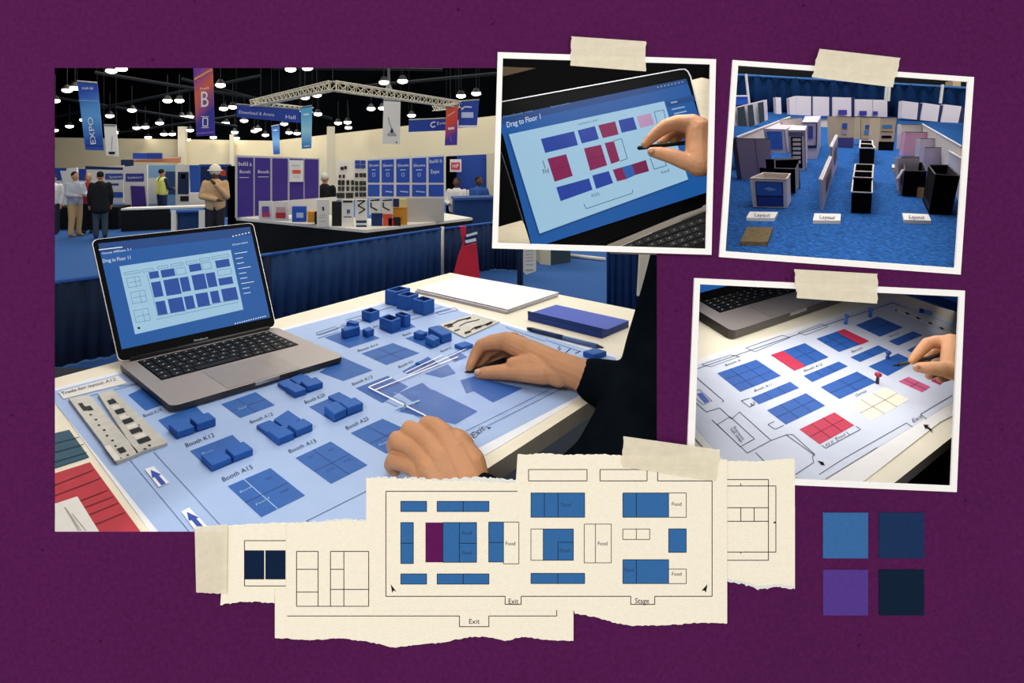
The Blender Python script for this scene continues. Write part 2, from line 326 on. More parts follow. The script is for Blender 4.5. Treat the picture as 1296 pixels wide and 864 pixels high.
# ---- the plan sheet
SB = mat('#a2bae0', rough=.5, noise=.025, scale=40, spec=.3); SW = mat('#e9ebee', rough=.5, noise=.02, spec=.3)
PB = mat('#295faa', rough=.55, noise=.09, scale=70, spec=.25); PB2 = mat('#2450a0', rough=.55, noise=.1, scale=70, spec=.25); PLN = mat('#5b7196', rough=.8); PDK = mat('#2c3550', rough=.8); PLT = mat('#9dbbe2', rough=.6); PDB = mat('#1e4688', rough=.6)
sh = root('floor_plan_sheet', t(400, 520), 'big pale blue printed floor plan with white border spread over the work table', 'plan sheet')
MB().slab(TAB, [(60, 494), (150, 470), (522, 372), (640, 408), (785, 451), (782, 474), (735, 504), (612, 577.6), (545, 690), (204, 692), (70, 510)], .0006, SW).obj('sheet', parent=sh)
b = MB(); pl = Plane((0, 0, ZT + .0006), (0, 0, 1))
b.fpoly(pl, [(60, 497), (150, 473.5), (521, 375), (640, 411), (780, 453), (776, 472), (733, 500.5), (601, 569), (535, 690), (216, 692), (76, 518), (66, 505)], SB, .0001)
b.obj('printed_ground', parent=sh)
b = MB()
for q in ([(288.1, 615), (342.2, 591.9), (386.2, 626.8), (330.7, 654.4)], [(373.8, 579.3), (418.6, 558.4), (465.4, 588.4), (419.1, 612.1)], [(457.2, 447.2), (497.2, 433.9), (531.2, 446.7), (489.1, 461.8)], [(404, 471), (434, 452), (471.7, 468.6), (434.5, 482)], [(443.7, 547.8), (484.2, 529.7), (532, 551), (489, 574)], [(279.7, 511.4), (323.5, 496), (348, 512.5), (304, 528.8)],
          [(162, 499.7), (184, 489), (206, 512), (184.6, 519.8)], [(410.5, 427), (450, 414), (481, 427.8), (442, 440.4)], [(512.5, 428), (548, 417), (573, 430), (545, 442)], [(450, 491), (490.7, 475.4), (516.6, 489), (484.2, 510)], [(508.6, 469.9), (541.8, 451.3), (558, 461.8), (518, 474)], [(536.7, 473), (567, 460.7), (577, 472.5), (559, 478)], [(582.5, 481), (600, 476), (662, 491), (624, 509.3), (600, 495), (590, 498)],
          [(504, 520.4), (526, 511), (504.7, 496.8), (534.6, 484), (545, 492.6), (549, 493.3), (604.7, 520.4), (576.3, 537)], [(479, 415), (512, 404), (526, 413.5), (495, 423)], [(458, 405), (478, 399), (480, 403), (468, 409)], [(200, 531.5), (247, 513), (273.5, 538.4), (224, 556)], [(240.5, 570.4), (294.3, 550), (320.7, 575.3), (268, 597)], [(324, 541.5), (367, 524), (396, 544.6), (352.6, 564)], [(351, 488), (388, 474), (409, 490.5), (373.5, 504)], [(391, 514.8), (430.8, 498), (460.2, 519.2), (423, 534.6)],
          [(566, 450), (580, 444), (592, 452), (575, 458)], [(592, 455), (610, 448), (628, 458), (605, 466)]):
    b.fpoly(pl, q, PB, .0003)
def lerp(a, c, s): return (a[0] + (c[0] - a[0]) * s, a[1] + (c[1] - a[1]) * s)
for q, m, sp in (([(288.1, 615), (342.2, 591.9), (386.2, 626.8), (330.7, 654.4)], PDB, .38), ([(373.8, 579.3), (418.6, 558.4), (465.4, 588.4), (419.1, 612.1)], PDB, .5), ([(443.7, 547.8), (484.2, 529.7), (532, 551), (489, 574)], PDB, .5), ([(279.7, 511.4), (323.5, 496), (348, 512.5), (304, 528.8)], PDB, .45), ([(457.2, 447.2), (497.2, 433.9), (531.2, 446.7), (489.1, 461.8)], PDB, .5)):
    b.fline(pl, lerp(q[0], q[3], .52), lerp(q[1], q[2], .52), .9, m); b.fline(pl, lerp(q[0], q[1], sp), lerp(q[3], q[2], sp), 1.2 if q[0][0] == 288.1 else .9, PLT if q[0][0] in (288.1,) else m)
for a, c in (((165, 582.5), (239.6, 672.5)), ((194.7, 571.7), (285, 671)), ((150, 489), (180, 484)), ((93, 506), (180, 484.5)), ((535, 530), (462, 495)), ((540, 523), (468, 488)), ((370, 668), (470, 618)), ((574, 553), (735, 473)), ((580, 557), (742, 476)), ((437, 405), (515, 383)), ((516, 400), (560, 388)), ((518, 405), (570, 391)), ((400, 424), (445, 409)), ((402, 428), (430, 419)), ((690, 430), (735, 445)), ((640, 414), (690, 432))):
    b.fline(pl, a, c, .8, PLN)
for a, c in (((462, 487.5), (535, 523)),): b.fline(pl, a, c, .5, PLN)
for q in ([(400, 421), (424, 413), (428, 416), (404, 424)], [(432, 411), (455, 404), (459, 406), (436, 413)], [(551, 395), (575, 389), (580, 392), (556, 398)]): b.fpath(pl, q, .6, PLN, close=True)
for s, o, e, h in (('Booth A15', (282, 609.5), (320.5, 592.5), 6), ('Booth K12', (235.5, 566), (272, 552), 5.5), ('Booth A12', (317, 536), (346, 525), 4.2), ('Booth A15', (366, 573.5), (401, 559), 5), ('Booth A25', (438.5, 544), (467, 531), 5), ('Booth K20', (386, 511), (412, 501), 4.5), ('Booth K13', (446, 488), (472, 478), 4), ('Booth A14', (453, 445.5), (479, 437), 3.4), ('Booth K19', (182, 528), (205, 520), 4.2), ('Booth A1', (473, 415), (483, 411), 3), ('Booth', (510, 425.5), (521, 422), 3), ('Booth K', (558, 446), (572, 440.5), 3), ('Booth K2', (505, 466), (523, 458), 3.4)):
    b.ftext(pl, s, o, e, (-h * .45, -h * .85), PDK)
for s, o, e, m in (('Booth', (304, 624), (320, 616), PLT), ('Food', (324, 640), (341, 631), PLT), ('Food', (337, 607.5), (344, 604), PDB), ('Food', (355, 624.5), (365, 619.5), PDB), ('4x3', (391, 580), (397, 577), PDB), ('A20', (416, 571.5), (423, 568), PDB), ('A10', (435, 585.5), (444, 581.5), PDB), ('A15', (414, 597), (423, 593), PDB), ('Food', (302, 519), (312, 515), PLT), ('Booth', (256, 575.5), (272, 570.5), PLT), ('Booth', (480, 564), (491, 560), PLT)):
    b.ftext(pl, s, o, e, (-1.2, -2.6), m)
b.ftext(pl, 'Exit', (599, 556), (614, 543), (-4, -7), PDK); b.fpoly(pl, [(615, 540), (622, 540.5), (618, 544), (618.5, 542.5)], PDK)
for a, c in (((700, 447), (710, 441)), ((706, 441), (709, 438)), ((715, 447), (722, 441)), ((728, 447), (735, 444))): b.fline(pl, a, c, 1.2, PDK)
b.obj('printed_plan', label='blue booth squares, lines and booth names printed on the plan', parent=sh)
# ---- cards, rulers, stencil
def card(name, pts, th, m, label, cat, draw=None, lift=.0012, group=None):
    r = root(name, t(sum(p[0] for p in pts) / len(pts), sum(p[1] for p in pts) / len(pts)), label, cat, group)
    MB().slab(TAB, pts, th, m, lift=lift).obj('card', parent=r)
    if draw: b = MB(); draw(b, Plane((0, 0, ZT + lift + th), (0, 0, 1))); b.obj('print', parent=r)
TEAL = mat('#2c5266', rough=.6, noise=.1, scale=40); TEALD = mat('#1c3646', rough=.6); RED = mat('#b8323f', rough=.6, noise=.1, scale=50); REDD = mat('#6c1c28', rough=.6); WCARD = mat('#e6e3da', rough=.6, noise=.03)
def d1(b, p):
    for a, c in (((50, 565), (100, 553)), ((50, 577), (106, 562)), ((50, 590), (110, 572))): b.fline(p, a, c, 1, TEALD)
card('teal_card', [(40, 555.5), (87.7, 544.6), (112.5, 578.7), (40, 602)], .001, TEAL, 'dark teal striped card at the left end of the table', 'card', d1, .0004)
def d2(b, p):
    for a, c in (((50, 621), (119, 594)), ((50, 634), (127, 605)), ((100, 634), (136, 620)), ((104, 643), (143, 628)), ((110, 652), (150, 636)), ((116, 665), (158, 648))): b.fline(p, a, c, 1, REDD)
card('red_card', [(40, 609), (114, 585.7), (178, 674), (190, 692), (40, 700)], .001, RED, 'large red striped card at the lower left corner of the table', 'card', d2, .0004)
card('white_card', [(40, 648), (97.8, 628.8), (137, 692), (40, 712)], .0008, WCARD, 'white note card lying on the red card', 'card', lambda b, p: [b.fline(p, (x, 641 + i * 4), (x + 18, 671), .8, mat('#a9a79f')) for i, x in enumerate((82, 85, 91))], .0016)
card('title_card', [(73.7, 496.6), (149.7, 475.7), (160.6, 485), (80, 505)], .0006, WCARD, 'long white title strip at the upper left of the plan', 'card', lambda b, p: b.ftext(p, 'Trade fair layout A12', (78, 499.5), (147, 481), (-1.4, -3.6), PDK))
ARW = mat('#2a4aa8', rough=.6)
for q, lb in (([(183, 594), (194.7, 590.3), (214, 611), (201, 616.7)], 'white arrow card below the steel rulers'), ([(229.5, 647.7), (239.6, 642.5), (264, 668), (247, 671)], 'white arrow card nearest the torn scraps')):
    def dA(b, p, q=q):
        f = lambda s, r: lerp(lerp(q[0], q[1], s), lerp(q[3], q[2], s), r)
        b.fpoly(p, [f(.5, .1), f(1.02, .48), f(.76, .48), f(.76, .95), f(.34, .95), f(.34, .48), f(.08, .48)], ARW)
    card('arrow_card', q, .0006, mat('#eceef2', rough=.5), lb, 'card', dA, group='arrow cards on the plan')
STEEL = mat('#c3bfb2', rough=.35, noise=.1, scale=90, spec=.5, bump=.15); BLK = mat('#17181a', rough=.6)
def ruler(q, marks, label):
    r = root('scale_ruler', t(*q[3]), label, 'ruler', 'scale rulers on the plan'); MB().slab(TAB, q, .0035, STEEL, lift=.0012).obj('blade', parent=r, bevel=.0006)
    b = MB(); p = Plane((0, 0, ZT + .0047), (0, 0, 1)); f = lambda s, r_: lerp(lerp(q[0], q[1], s), lerp(q[3], q[2], s), r_)
    for s0, r0, s1, r1_, m in marks: b.fpoly(p, [f(s0, r0), f(s1, r0), f(s1, r1_), f(s0, r1_)], m)
    b.obj('scale_marks', parent=r)
WM = mat('#ded9cb', rough=.5)
ruler([(87, 506.7), (113.3, 502.8), (176, 577), (147.4, 588)], [(.3, .06, .5, .18, BLK), (.5, .12, .75, .19, BLK), (.42, .8, .72, .88, BLK), (.05, .72, .3, .95, WM)] + [(.42 + .05 * (i % 2), .24 + i * .085, .52 + .06 * (i % 2), .262 + i * .085, BLK) for i in range(7)] + [(.3, .93, .36, .945, BLK), (.6, .92, .7, .94, BLK)], 'mottled metal scale ruler with small ticks, left of the pair')
ruler([(124, 501), (142.7, 495.8), (212.5, 563), (173, 577)], [(.3, .1 + i * .17, .72, .17 + i * .17, BLK) for i in range(5)] + [(.3, .2 + i * .17, .68, .26 + i * .17, WM) for i in range(4)] + [(.62 + .05 * (i % 3), .08 + i * .1, .68 + .05 * (i % 3), .095 + i * .1, BLK) for i in range(8)] + [(.3, .93, .4, .95, BLK), (.5, .9, .58, .93, BLK)], 'mottled metal scale ruler with black squares, right of the pair')
st = root('metal_stencil', t(588, 428), 'flat steel stencil with black cut-outs near the far corner of the plan', 'stencil')
q = [(556, 412), (599, 398.2), (632.5, 408), (588, 428)]
MB().slab(TAB, q, .002, STEEL, lift=.0012).obj('plate', parent=st)
b = MB(); p = Plane((0, 0, ZT + .0032), (0, 0, 1))
for pts, w_ in (([(562, 412.5), (571, 410)], 2.2), ([(566, 413.5), (573, 411.5)], 2.6), ([(569, 411.5), (580, 405.5), (594, 402)], 1.6), ([(590, 403.5), (596, 401.5)], 2.2), ([(581, 412.5), (590, 408), (607, 404)], 1.1), ([(588, 421.5), (596, 419)], 3), ([(596, 417.5), (601, 414), (612, 411.5), (624, 407)], 1.4), ([(601, 415.5), (609, 412.5)], 3), ([(615, 411), (622, 408)], 3), ([(575, 418.5), (582, 416.5)], 1.6)): b.fpath(p, pts, w_, BLK)
b.obj('cut_outs', parent=st)
# ---- blue blocks
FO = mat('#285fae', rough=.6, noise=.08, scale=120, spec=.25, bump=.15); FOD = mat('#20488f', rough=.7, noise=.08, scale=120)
def block(fr, l, r, hpx, label, cup=False, group='blue model blocks on the plan'):
    f_, l_, r_ = t(*fr, .001), t(*l, .001), t(*r, .001); h = hpx * f_.y / F
    rt = root('model_block', f_, label, 'block', group); up = Vector((0, 0, h)); c4 = l_ + r_ - f_; base = [f_, r_, c4, l_]
    if not cup: MB().hexa(base + [p + up for p in base], FO).obj('body', parent=rt, bevel=min(h * .14, .0022)); return
    m = (f_ + c4) / 2; ins = [m + (p - m) * .74 for p in base]; b = MB(); n = 4
    vs = base + [p + up for p in base] + [p + up for p in ins] + [p + up * .55 for p in ins]
    b.add(vs, [(3, 2, 1, 0)] + [(i, (i + 1) % 4, 4 + (i + 1) % 4, 4 + i) for i in range(4)] + [(4 + i, 4 + (i + 1) % 4, 8 + (i + 1) % 4, 8 + i) for i in range(4)], FO)
    b.obj('body', parent=rt, bevel=.0012)
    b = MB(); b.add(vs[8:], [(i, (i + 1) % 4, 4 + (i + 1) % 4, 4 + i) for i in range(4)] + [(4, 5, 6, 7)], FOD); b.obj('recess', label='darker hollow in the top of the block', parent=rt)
BL = [
 ((224.5, 555.5), (213, 545.5), (246.5, 548.3), 9, 'low blue slab front left on the square beneath the laptop corner', 0), ((249.5, 546.5), (240, 538), (273.5, 538.5), 10, 'low blue slab front right on the square beneath the laptop corner', 0),
 ((268.6, 596.8), (254, 583), (293, 586.4), 8, 'low blue slab at the near corner of the Booth K12 square', 0), ((296.5, 585.3), (285, 575), (320.5, 575.7), 8.5, 'low blue slab at the right corner of the Booth K12 square', 0),
 ((352.6, 563.8), (338.5, 553.5), (372.5, 556), 9, 'nearest of four slabs on the square between Booth K12 and Booth A15', 0), ((375.6, 553.6), (364, 545.5), (396, 544.8), 9, 'right-hand one of four slabs on the square between Booth K12 and Booth A15', 0), ((339.5, 552.2), (324.4, 542), (357, 545), 4.5, 'thinner left-hand one of four slabs between Booth K12 and Booth A15', 0), ((362, 544.5), (346.5, 533.2), (380, 532), 3, 'thinnest rearmost one of four slabs between Booth K12 and Booth A15', 0),
 ((373.3, 503.8), (361, 496), (388, 499), 7.5, 'nearest of four slabs by the right front edge of the laptop', 0), ((389, 496.4), (380, 489), (409, 490.8), 7.5, 'right-hand one of four slabs by the right front edge of the laptop', 0), ((360.5, 495), (351, 488.3), (374, 490), 5, 'left-hand one of four slabs by the right front edge of the laptop', 0), ((378.5, 488.6), (366, 481.5), (394, 481.5), 3, 'rearmost one of four slabs by the right front edge of the laptop', 0),
 ((423.3, 534.4), (409.8, 524), (439, 526.7), 10.5, 'blue slab at the near corner of the Booth K20 square', 0), ((440.3, 526), (430, 518), (460, 519.2), 10, 'blue slab at the right corner of the Booth K20 square', 0), ((432, 513.5), (415, 504), (446, 507.5), 3, 'thin blue slab at the rear of the Booth K20 square', 0),
 ((501.5, 387.5), (487, 384.5), (519.5, 381.6), 18, 'tall hollow blue block, rear left of the tall trio at the far corner', 1), ((517, 393.5), (501.7, 390.5), (530, 388.5), 18, 'tall hollow blue block, middle of the tall trio at the far corner', 1), ((536.7, 399.6), (522, 395), (550, 395.2), 17.5, 'tall hollow blue block, front right of the tall trio at the far corner', 1),
 ((468.5, 408), (457.4, 404), (480.6, 403.6), 11.5, 'single small hollow blue block left of the tall trio', 1), ((495.5, 421.3), (479.8, 415.4), (507.4, 416.4), 14.5, 'wider hollow block of the pair in front of the tall trio', 1), ((512.5, 415), (500, 411), (519.9, 412.4), 15, 'narrower hollow block of the pair in front of the tall trio', 1),
 ((436.4, 429.6), (431.3, 425.6), (455.9, 423.4), 11, 'irregular blue block left of centre on the far printed square', 0), ((450, 423.5), (438, 420.5), (455, 420.5), 14, 'blue block behind the irregular one on the far printed square', 0), ((464.8, 427.2), (458.3, 424), (473.9, 423.7), 8, 'small blue block at the right of the far printed square', 0),
 ((533.6, 431), (523, 427.8), (541, 427.5), 8, 'left-hand small block of the trio behind the raised hand', 0), ((548.4, 440.7), (537.7, 435), (557, 436.4), 9.5, 'front small block of the trio behind the raised hand', 0), ((559.2, 435), (541.5, 424.5), (572.3, 431.5), 11, 'long blue block of the trio behind the raised hand', 0),
 ((585.3, 444.2), (575, 440.2), (599, 440), 5, 'flat blue block close behind the raised fingertips', 0), ((752, 455.5), (737.5, 451), (768, 451), 7, 'small blue block beside the dark cuff at the right edge of the plan', 0),
 ((536, 463), (525.5, 460.5), (550, 458), 1.8, 'thin blue strip under the far edge of the clear sheet', 0)]
for fr, l, r, h, lb, cup in BL: block(fr, l, r, h, lb, cup)
# ---- paper stack, binder, pen, clear sheet
PW = mat('#efecea', rough=.6, noise=.02)
for i, (q, z, lb) in enumerate((([(525, 370), (578, 351), (706, 375.5), (641, 397.5)], .0005, 'lowest blank white sheet of the stack at the far corner of the table'), ([(526, 368.6), (581, 350.2), (707, 373.5), (642, 395.5)], .004, 'middle blank white sheet of the stack at the far corner of the table'), ([(527.5, 366.5), (583, 349), (707.5, 371), (643, 393)], .0075, 'top blank white sheet of the stack at the far corner of the table'))):
    MB().slab(TAB, q, .0025, PW, mat('#b9b4c0'), lift=z).obj('paper_sheet', lb, 'paper', 'stack of white sheets')
f_, l_, r_ = t(762, 428.6), t(667.8, 405), t(796, 414); up = Vector((0, 0, 13 * f_.y / F)); c4 = l_ + r_ - f_
bd = root('box_file', f_, 'blue box file lying on the right far side of the table', 'box file')
lo = up * .62; bk = [l_ + (c4 - l_) * .18, f_ + (r_ - f_) * .18]
MB().hexa([f_, r_, c4, l_] + [f_ + lo, r_ + lo, c4 + lo, l_ + lo], mat('#1d3c8c', rough=.5)).obj('case', parent=bd, bevel=.001)
MB().hexa([f_ + lo, bk[1] + lo, bk[0] + lo, l_ + lo] + [f_ + up, bk[1] + lo * 1.05, bk[0] + lo * 1.05, l_ + up], mat('#17377c', rough=.5)).obj('spine', label='darker raised spine of the file', parent=bd)
MB().hexa([p + lo * 1.01 for p in (bk[1], r_, c4, bk[0])] + [p + lo * 1.12 for p in (bk[1], r_, c4, bk[0])], mat('#3c55b4', rough=.5, noise=.04)).obj('cover', label='lighter violet blue cover', parent=bd)
pn = root('ballpoint_pen', t(716, 428), 'dark blue patterned pen lying beside the box file', 'pen'); a, c = t(667.5, 415.5, .005), t(764, 440, .005); u = (c - a).normalized()
MB().tube(a + u * .012, a + u * .075, .0045, mat('#22355c', rough=.3, noise=.5, scale=400)).obj('cap', parent=pn, smooth=True); MB().tube(a, a + u * .012, .003, mat('#15203a', rough=.3), .0045).obj('end', parent=pn, smooth=True)
MB().tube(a + u * .075, c - u * .012, .0042, mat('#5671a4', rough=.3, noise=.6, scale=500)).obj('barrel', parent=pn, smooth=True); MB().tube(c - u * .012, c, .004, mat('#20304f', rough=.3), .001).obj('tip', parent=pn, smooth=True)
def clear():
    m = bpy.data.materials.new('clear_plastic'); m.use_nodes = True; N = m.node_tree.nodes; L = m.node_tree.links; N.remove(N['Principled BSDF'])
    tr = N.new('ShaderNodeBsdfTransparent'); tr.inputs['Color'].default_value = (.97, .98, 1, 1); gl = N.new('ShaderNodeBsdfGlossy'); gl.inputs['Roughness'].default_value = .22
    df = N.new('ShaderNodeBsdfDiffuse'); df.inputs['Color'].default_value = (.75, .82, .95, 1); m2 = N.new('ShaderNodeMixShader'); m2.inputs[0].default_value = .005
    mx = N.new('ShaderNodeMixShader'); fr = N.new('ShaderNodeFresnel'); fr.inputs['IOR'].default_value = 1.45
    nz = N.new('ShaderNodeTexNoise'); nz.inputs['Scale'].default_value = 9; bp = N.new('ShaderNodeBump'); bp.inputs['Strength'].default_value = .35; bp.inputs['Distance'].default_value = .02
    tc = N.new('ShaderNodeTexCoord'); L.new(tc.outputs['Object'], nz.inputs['Vector']); L.new(nz.outputs['Fac'], bp.inputs['Height']); L.new(bp.outputs['Normal'], gl.inputs['Normal'])
    L.new(tr.outputs[0], m2.inputs[1]); L.new(df.outputs[0], m2.inputs[2]); sc_ = N.new('ShaderNodeMath'); sc_.operation = 'MULTIPLY'; sc_.inputs[1].default_value = .045; L.new(fr.outputs[0], sc_.inputs[0]); L.new(sc_.outputs[0], mx.inputs[0]); L.new(m2.outputs[0], mx.inputs[1]); L.new(gl.outputs[0], mx.inputs[2]); L.new(mx.outputs[0], N['Material Output'].inputs['Surface']); return m
cs = root('clear_sheet', t(600, 505), 'clear plastic overlay sheet with white edge lines under the hands', 'plastic sheet')
MB().slab(TAB, [(466, 489.5), (590, 441), (742, 474), (598, 552)], .0005, clear(), lift=.0025).obj('film', parent=cs)
b = MB(); p = Plane((0, 0, ZT + .0031), (0, 0, 1)); WL = mat('#f2f4f8', rough=.4)
b.fline(p, (466, 489.5), (600, 556), 1.5, WL); b.fline(p, (466, 489.5), (496, 477.5), 1.2, WL); b.fline(p, (475, 493), (580, 451), 1.2, WL); b.fline(p, (513, 471), (560, 449), 1, WL); b.fline(p, (517, 474), (590, 441), 1, WL); b.fline(p, (498, 496), (522, 509), .7, PLT); b.fline(p, (500, 517), (531, 506.5), 2.2, PLT)
b.obj('edge_line', label='white lines along the plastic sheet', parent=cs)
# ---- laptop
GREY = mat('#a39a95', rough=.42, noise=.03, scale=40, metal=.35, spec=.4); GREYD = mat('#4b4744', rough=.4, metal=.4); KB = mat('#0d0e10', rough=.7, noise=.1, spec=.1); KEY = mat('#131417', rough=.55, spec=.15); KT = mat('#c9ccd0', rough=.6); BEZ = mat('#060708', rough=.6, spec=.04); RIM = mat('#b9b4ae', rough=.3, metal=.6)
def rrect(w_, h_, r, n=4):
    out = []
    for cx, cy, a0 in ((w_ - r, h_ - r, 0), (r, h_ - r, 90), (r, r, 180), (w_ - r, r, 270)):
        for i in range(n + 1): a = math.radians(a0 + 90 * i / n); out.append((cx + r * math.cos(a), cy + r * math.sin(a)))
    return out
def lap_base(o, X, Y, Z, W, D, H, parent):
    """slab with keyboard and trackpad; o = front left corner on the table, X along the front, Y to the hinge"""
    g = lambda a, b_, c: o + X * a + Y * b_ + Z * c
    ol = rrect(W, D, .011)
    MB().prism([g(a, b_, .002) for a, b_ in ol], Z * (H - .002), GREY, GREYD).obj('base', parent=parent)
    kx0, kx1, ky0, ky1 = W * .085, W * .915, D * .46, D * .935
    b = MB(); b.prism([g(a, c, H + .0001) for a, c in ((kx0, ky0), (kx1, ky0), (kx1, ky1), (kx0, ky1))], Z * .0004, KB); kb = b.obj('keyboard', parent=parent)
    b = MB(); rows = [14, 14, 14, 13, 12, 9]; rh = (ky1 - ky0) / 6
    for r_, n in enumerate(rows):
        y0 = ky1 - (r_ + 1) * rh; x = kx0; unit = (kx1 - kx0) / n; ws = [unit] * n
        if n == 9: ws = [unit * .72] * 3 + [unit * 3.1] + [unit * .85] * 5; s = sum(ws); ws = [q_ * (kx1 - kx0) / s for q_ in ws]
        for q_ in ws:
            gap = .0013; c = [(x + gap, y0 + gap), (x + q_ - gap, y0 + gap), (x + q_ - gap, y0 + rh - gap), (x + gap, y0 + rh - gap)]
            b.prism([g(a, c_, H + .0005) for a, c_ in c], Z * .0011, KEY)
            mx, my = x + q_ / 2, y0 + rh * .55; s = .0013
            if n != 9 or q_ < unit: b.poly([g(mx - s, my - s, H + .0018), g(mx + s, my - s, H + .0018), g(mx + s, my + s, H + .0018), g(mx - s, my + s, H + .0018)], KT)
            x += q_
    b.obj('keys', parent=kb)
    ty1 = D * .42; x0, x1 = W * .29, W * .71
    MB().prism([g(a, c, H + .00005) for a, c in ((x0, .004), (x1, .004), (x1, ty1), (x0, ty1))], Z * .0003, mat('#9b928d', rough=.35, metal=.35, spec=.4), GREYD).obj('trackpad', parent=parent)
    MB().box(g(W / 2, .0, H - .0025), W * .14, .003, .0045, RIM, (X, Y, Z)).obj('opening_notch', parent=parent)
    MB().tube(g(W * .06, D - .002, H + .002), g(W * .94, D - .002, H + .002), .0042, mat('#2a2a2b', rough=.4), n=10).obj('hinge', parent=parent, smooth=True)
SCR = mat('#1b5eaa', rough=.45, spec=.08, emit=.8, noise=.02); SCR2 = mat('#194a8c', rough=.45, spec=.08, emit=.8, noise=.02); SCP = mat('#a9d3ee', rough=.45, spec=.08, emit=.8, noise=.02); SCB = mat('#2350a8', rough=.45, spec=.08, emit=.8, noise=.03); SCL = mat('#5d8fb6', rough=.45, spec=.08, emit=.6); SCT = mat('#dbe8f4', rough=.45, spec=.08, emit=.9); SCM = mat('#94256a', rough=.45, spec=.08, emit=.8); SCK = mat('#c79bc4', rough=.45, spec=.08, emit=.8)
FL, FR = t(217, 525), t(436, 459); X = (FR - FL); W = X.length; X.normalize(); Yv = t(150, 468) - FL; D = Yv.length; Yv.normalize(); Zv = Vector((0, 0, 1))
lp = root('laptop', FL, 'open grey laptop showing a floor plan, standing at the left rear of the table', 'laptop')
LZ = .0016; lap_base(FL + Vector((0, 0, LZ)), X, Yv, Zv, W, D, .0095, lp)
HL = FL + Yv * (D - .001) + Vector((0, 0, .011 + LZ)); HR = HL + X * W
def onray(u, v, q, e):
    """point on the pixel's ray that lies in the plane through q across direction e"""
    r = ray(u, v); return EYE + r * ((q - EYE).dot(e) / r.dot(e))
TL, TR = onray(115.5, 303, HL, X), onray(320, 281.5, HR, X)
LID = Plane.three(HL, HR, (TL + TR) / 2); TL, TR = LID.at(115.5, 303), LID.at(320.5, 281.3)
U_ = ((TL - HL) + (TR - HR)) / 2; HH = U_.length; U_.normalize(); N_ = LID.n
UL, UR = (TL - HL) / HH, (TR - HR) / HH
g = lambda a, c, e: HL + X * a + UL.lerp(UR, a / W) * c - N_ * e
ol = rrect(W, HH, .011)
lid = MB().prism([g(a, c, .0055) for a, c in ol], N_ * .005, RIM).obj('lid', label='grey metal back of the screen', parent=lp)
MB().prism([g(.001 + a * (W - .002) / W, .001 + c * (HH - .002) / HH, .0004) for a, c in ol], N_ * .0004, BEZ).obj('bezel', parent=lid)
def PX_(a, c):  # pixel of a point of the lid
    p = g(a, c, 0); return (PX + F * p.x / p.y, PY - F * (p.z - CZ) / p.y)
mg = .0085; s0 = [(mg, HH * .085), (W - mg, HH * .085), (W - mg, HH - .011), (mg, HH - .011)]
b = MB(); b.fpoly(LID, [PX_(*q_) for q_ in s0], SCR, .0001); b.fpoly(LID, [PX_(*q_) for q_ in ((mg, HH - .033), (W - mg, HH - .033), (W - mg, HH - .011), (mg, HH - .011))], SCR2, .0002)
b.fpoly(LID, [(151, 337), (292, 316), (308, 391.5), (171, 423)], SCP, .0003)
R0 = [(188, 344.5, 12, 8.5), (203, 342, 17, 9.5), (238.5, 335.3, 15, 9), (272, 330, 17.5, 9.5), (191, 357.5, 12, 19), (206.5, 354.5, 19, 20), (227, 351.5, 11, 18), (242, 348.5, 16.5, 19), (260, 346, 11.5, 18), (276, 352.5, 17.5, 9), (196.5, 382, 12, 17), (212, 378.5, 18.5, 18), (232.5, 375.5, 11.5, 16), (247, 372, 15.5, 17), (265.5, 369, 10.5, 15), (279.5, 366, 19, 16)]
for x, y, w_, h_ in R0:
    sk = .22; sl = -.165
    b.fpoly(LID, [(x, y), (x + w_, y + w_ * sl), (x + w_ + h_ * sk, y + w_ * sl + h_), (x + h_ * sk, y + h_)], SCB, .0004)
for x, y, w_, h_ in ((157, 345, 20, 3), (180, 341.5, 14, 3), (199, 337.5, 13, 3), (216, 334.5, 15, 3), (235, 331.5, 14, 3), (252, 328, 13, 3), (268, 325, 21, 3), (160, 352, 16, 12), (165, 370, 18, 14), (169, 393, 18, 15), (222, 340, 12, 8), (255, 333, 11, 8), (275, 342, 17, 7)):
    sl = -.165; b.fpath(LID, [(x, y), (x + w_, y + w_ * sl), (x + w_ + h_ * .22, y + w_ * sl + h_), (x + h_ * .22, y + h_)], .5, SCL, .0005, True)
for a, c in (((186, 347), (200, 400)), ((200, 400), (300, 378)), ((198, 404), (302, 382)), ((163, 358), (178, 355)), ((168, 377), (184, 374)), ((173, 401), (189, 397)), ((170, 350), (173, 363)), ((176, 370), (180, 384)), ((180, 393), (184, 407))): b.fline(LID, a, c, .5, SCL, .0005)
b.ftext(LID, 'Drag to Floor 11', (130, 332.5), (165.5, 327.8), (-.8, -4.6), SCT, .0005); b.ftext(LID, 'Venue Affiliate 2.1', (129, 322), (166, 316.5), (-.5, -2.8), SCT, .0005); b.fline(LID, (125, 316), (155, 312.5), 1.2, SCT, .0005)
b.fpoly(LID, [(174, 414), (177, 413.5), (177.5, 416), (174.5, 416.4)], BEZ, .0006)
for i in range(9): b.fline(LID, (297 + i * 1.4, 321 + i * 6.3), (297 + i * 1.4 + (16 if i % 3 == 0 else 9), 321 + i * 6.3 - (2.6 if i % 3 == 0 else 1.5)), .8, SCT, .0005)
for i in range(6): b.fline(LID, (294 + i * 4, 299 - i * .9), (296 + i * 4, 298.6 - i * .9), 1.4, SCT, .0005)
b.ftext(LID, 'Overview', (294, 311), (314, 307.3), (-.4, -2.4), SCT, .0005)
for i in range(14): b.fline(LID, (297 + i * 2.9, 409.5 - i * .72), (298.6 + i * 2.9, 409.1 - i * .72), 1.2, SCT, .0005)
b.obj('screen', label='lit blue screen with the floor plan page', parent=lid)
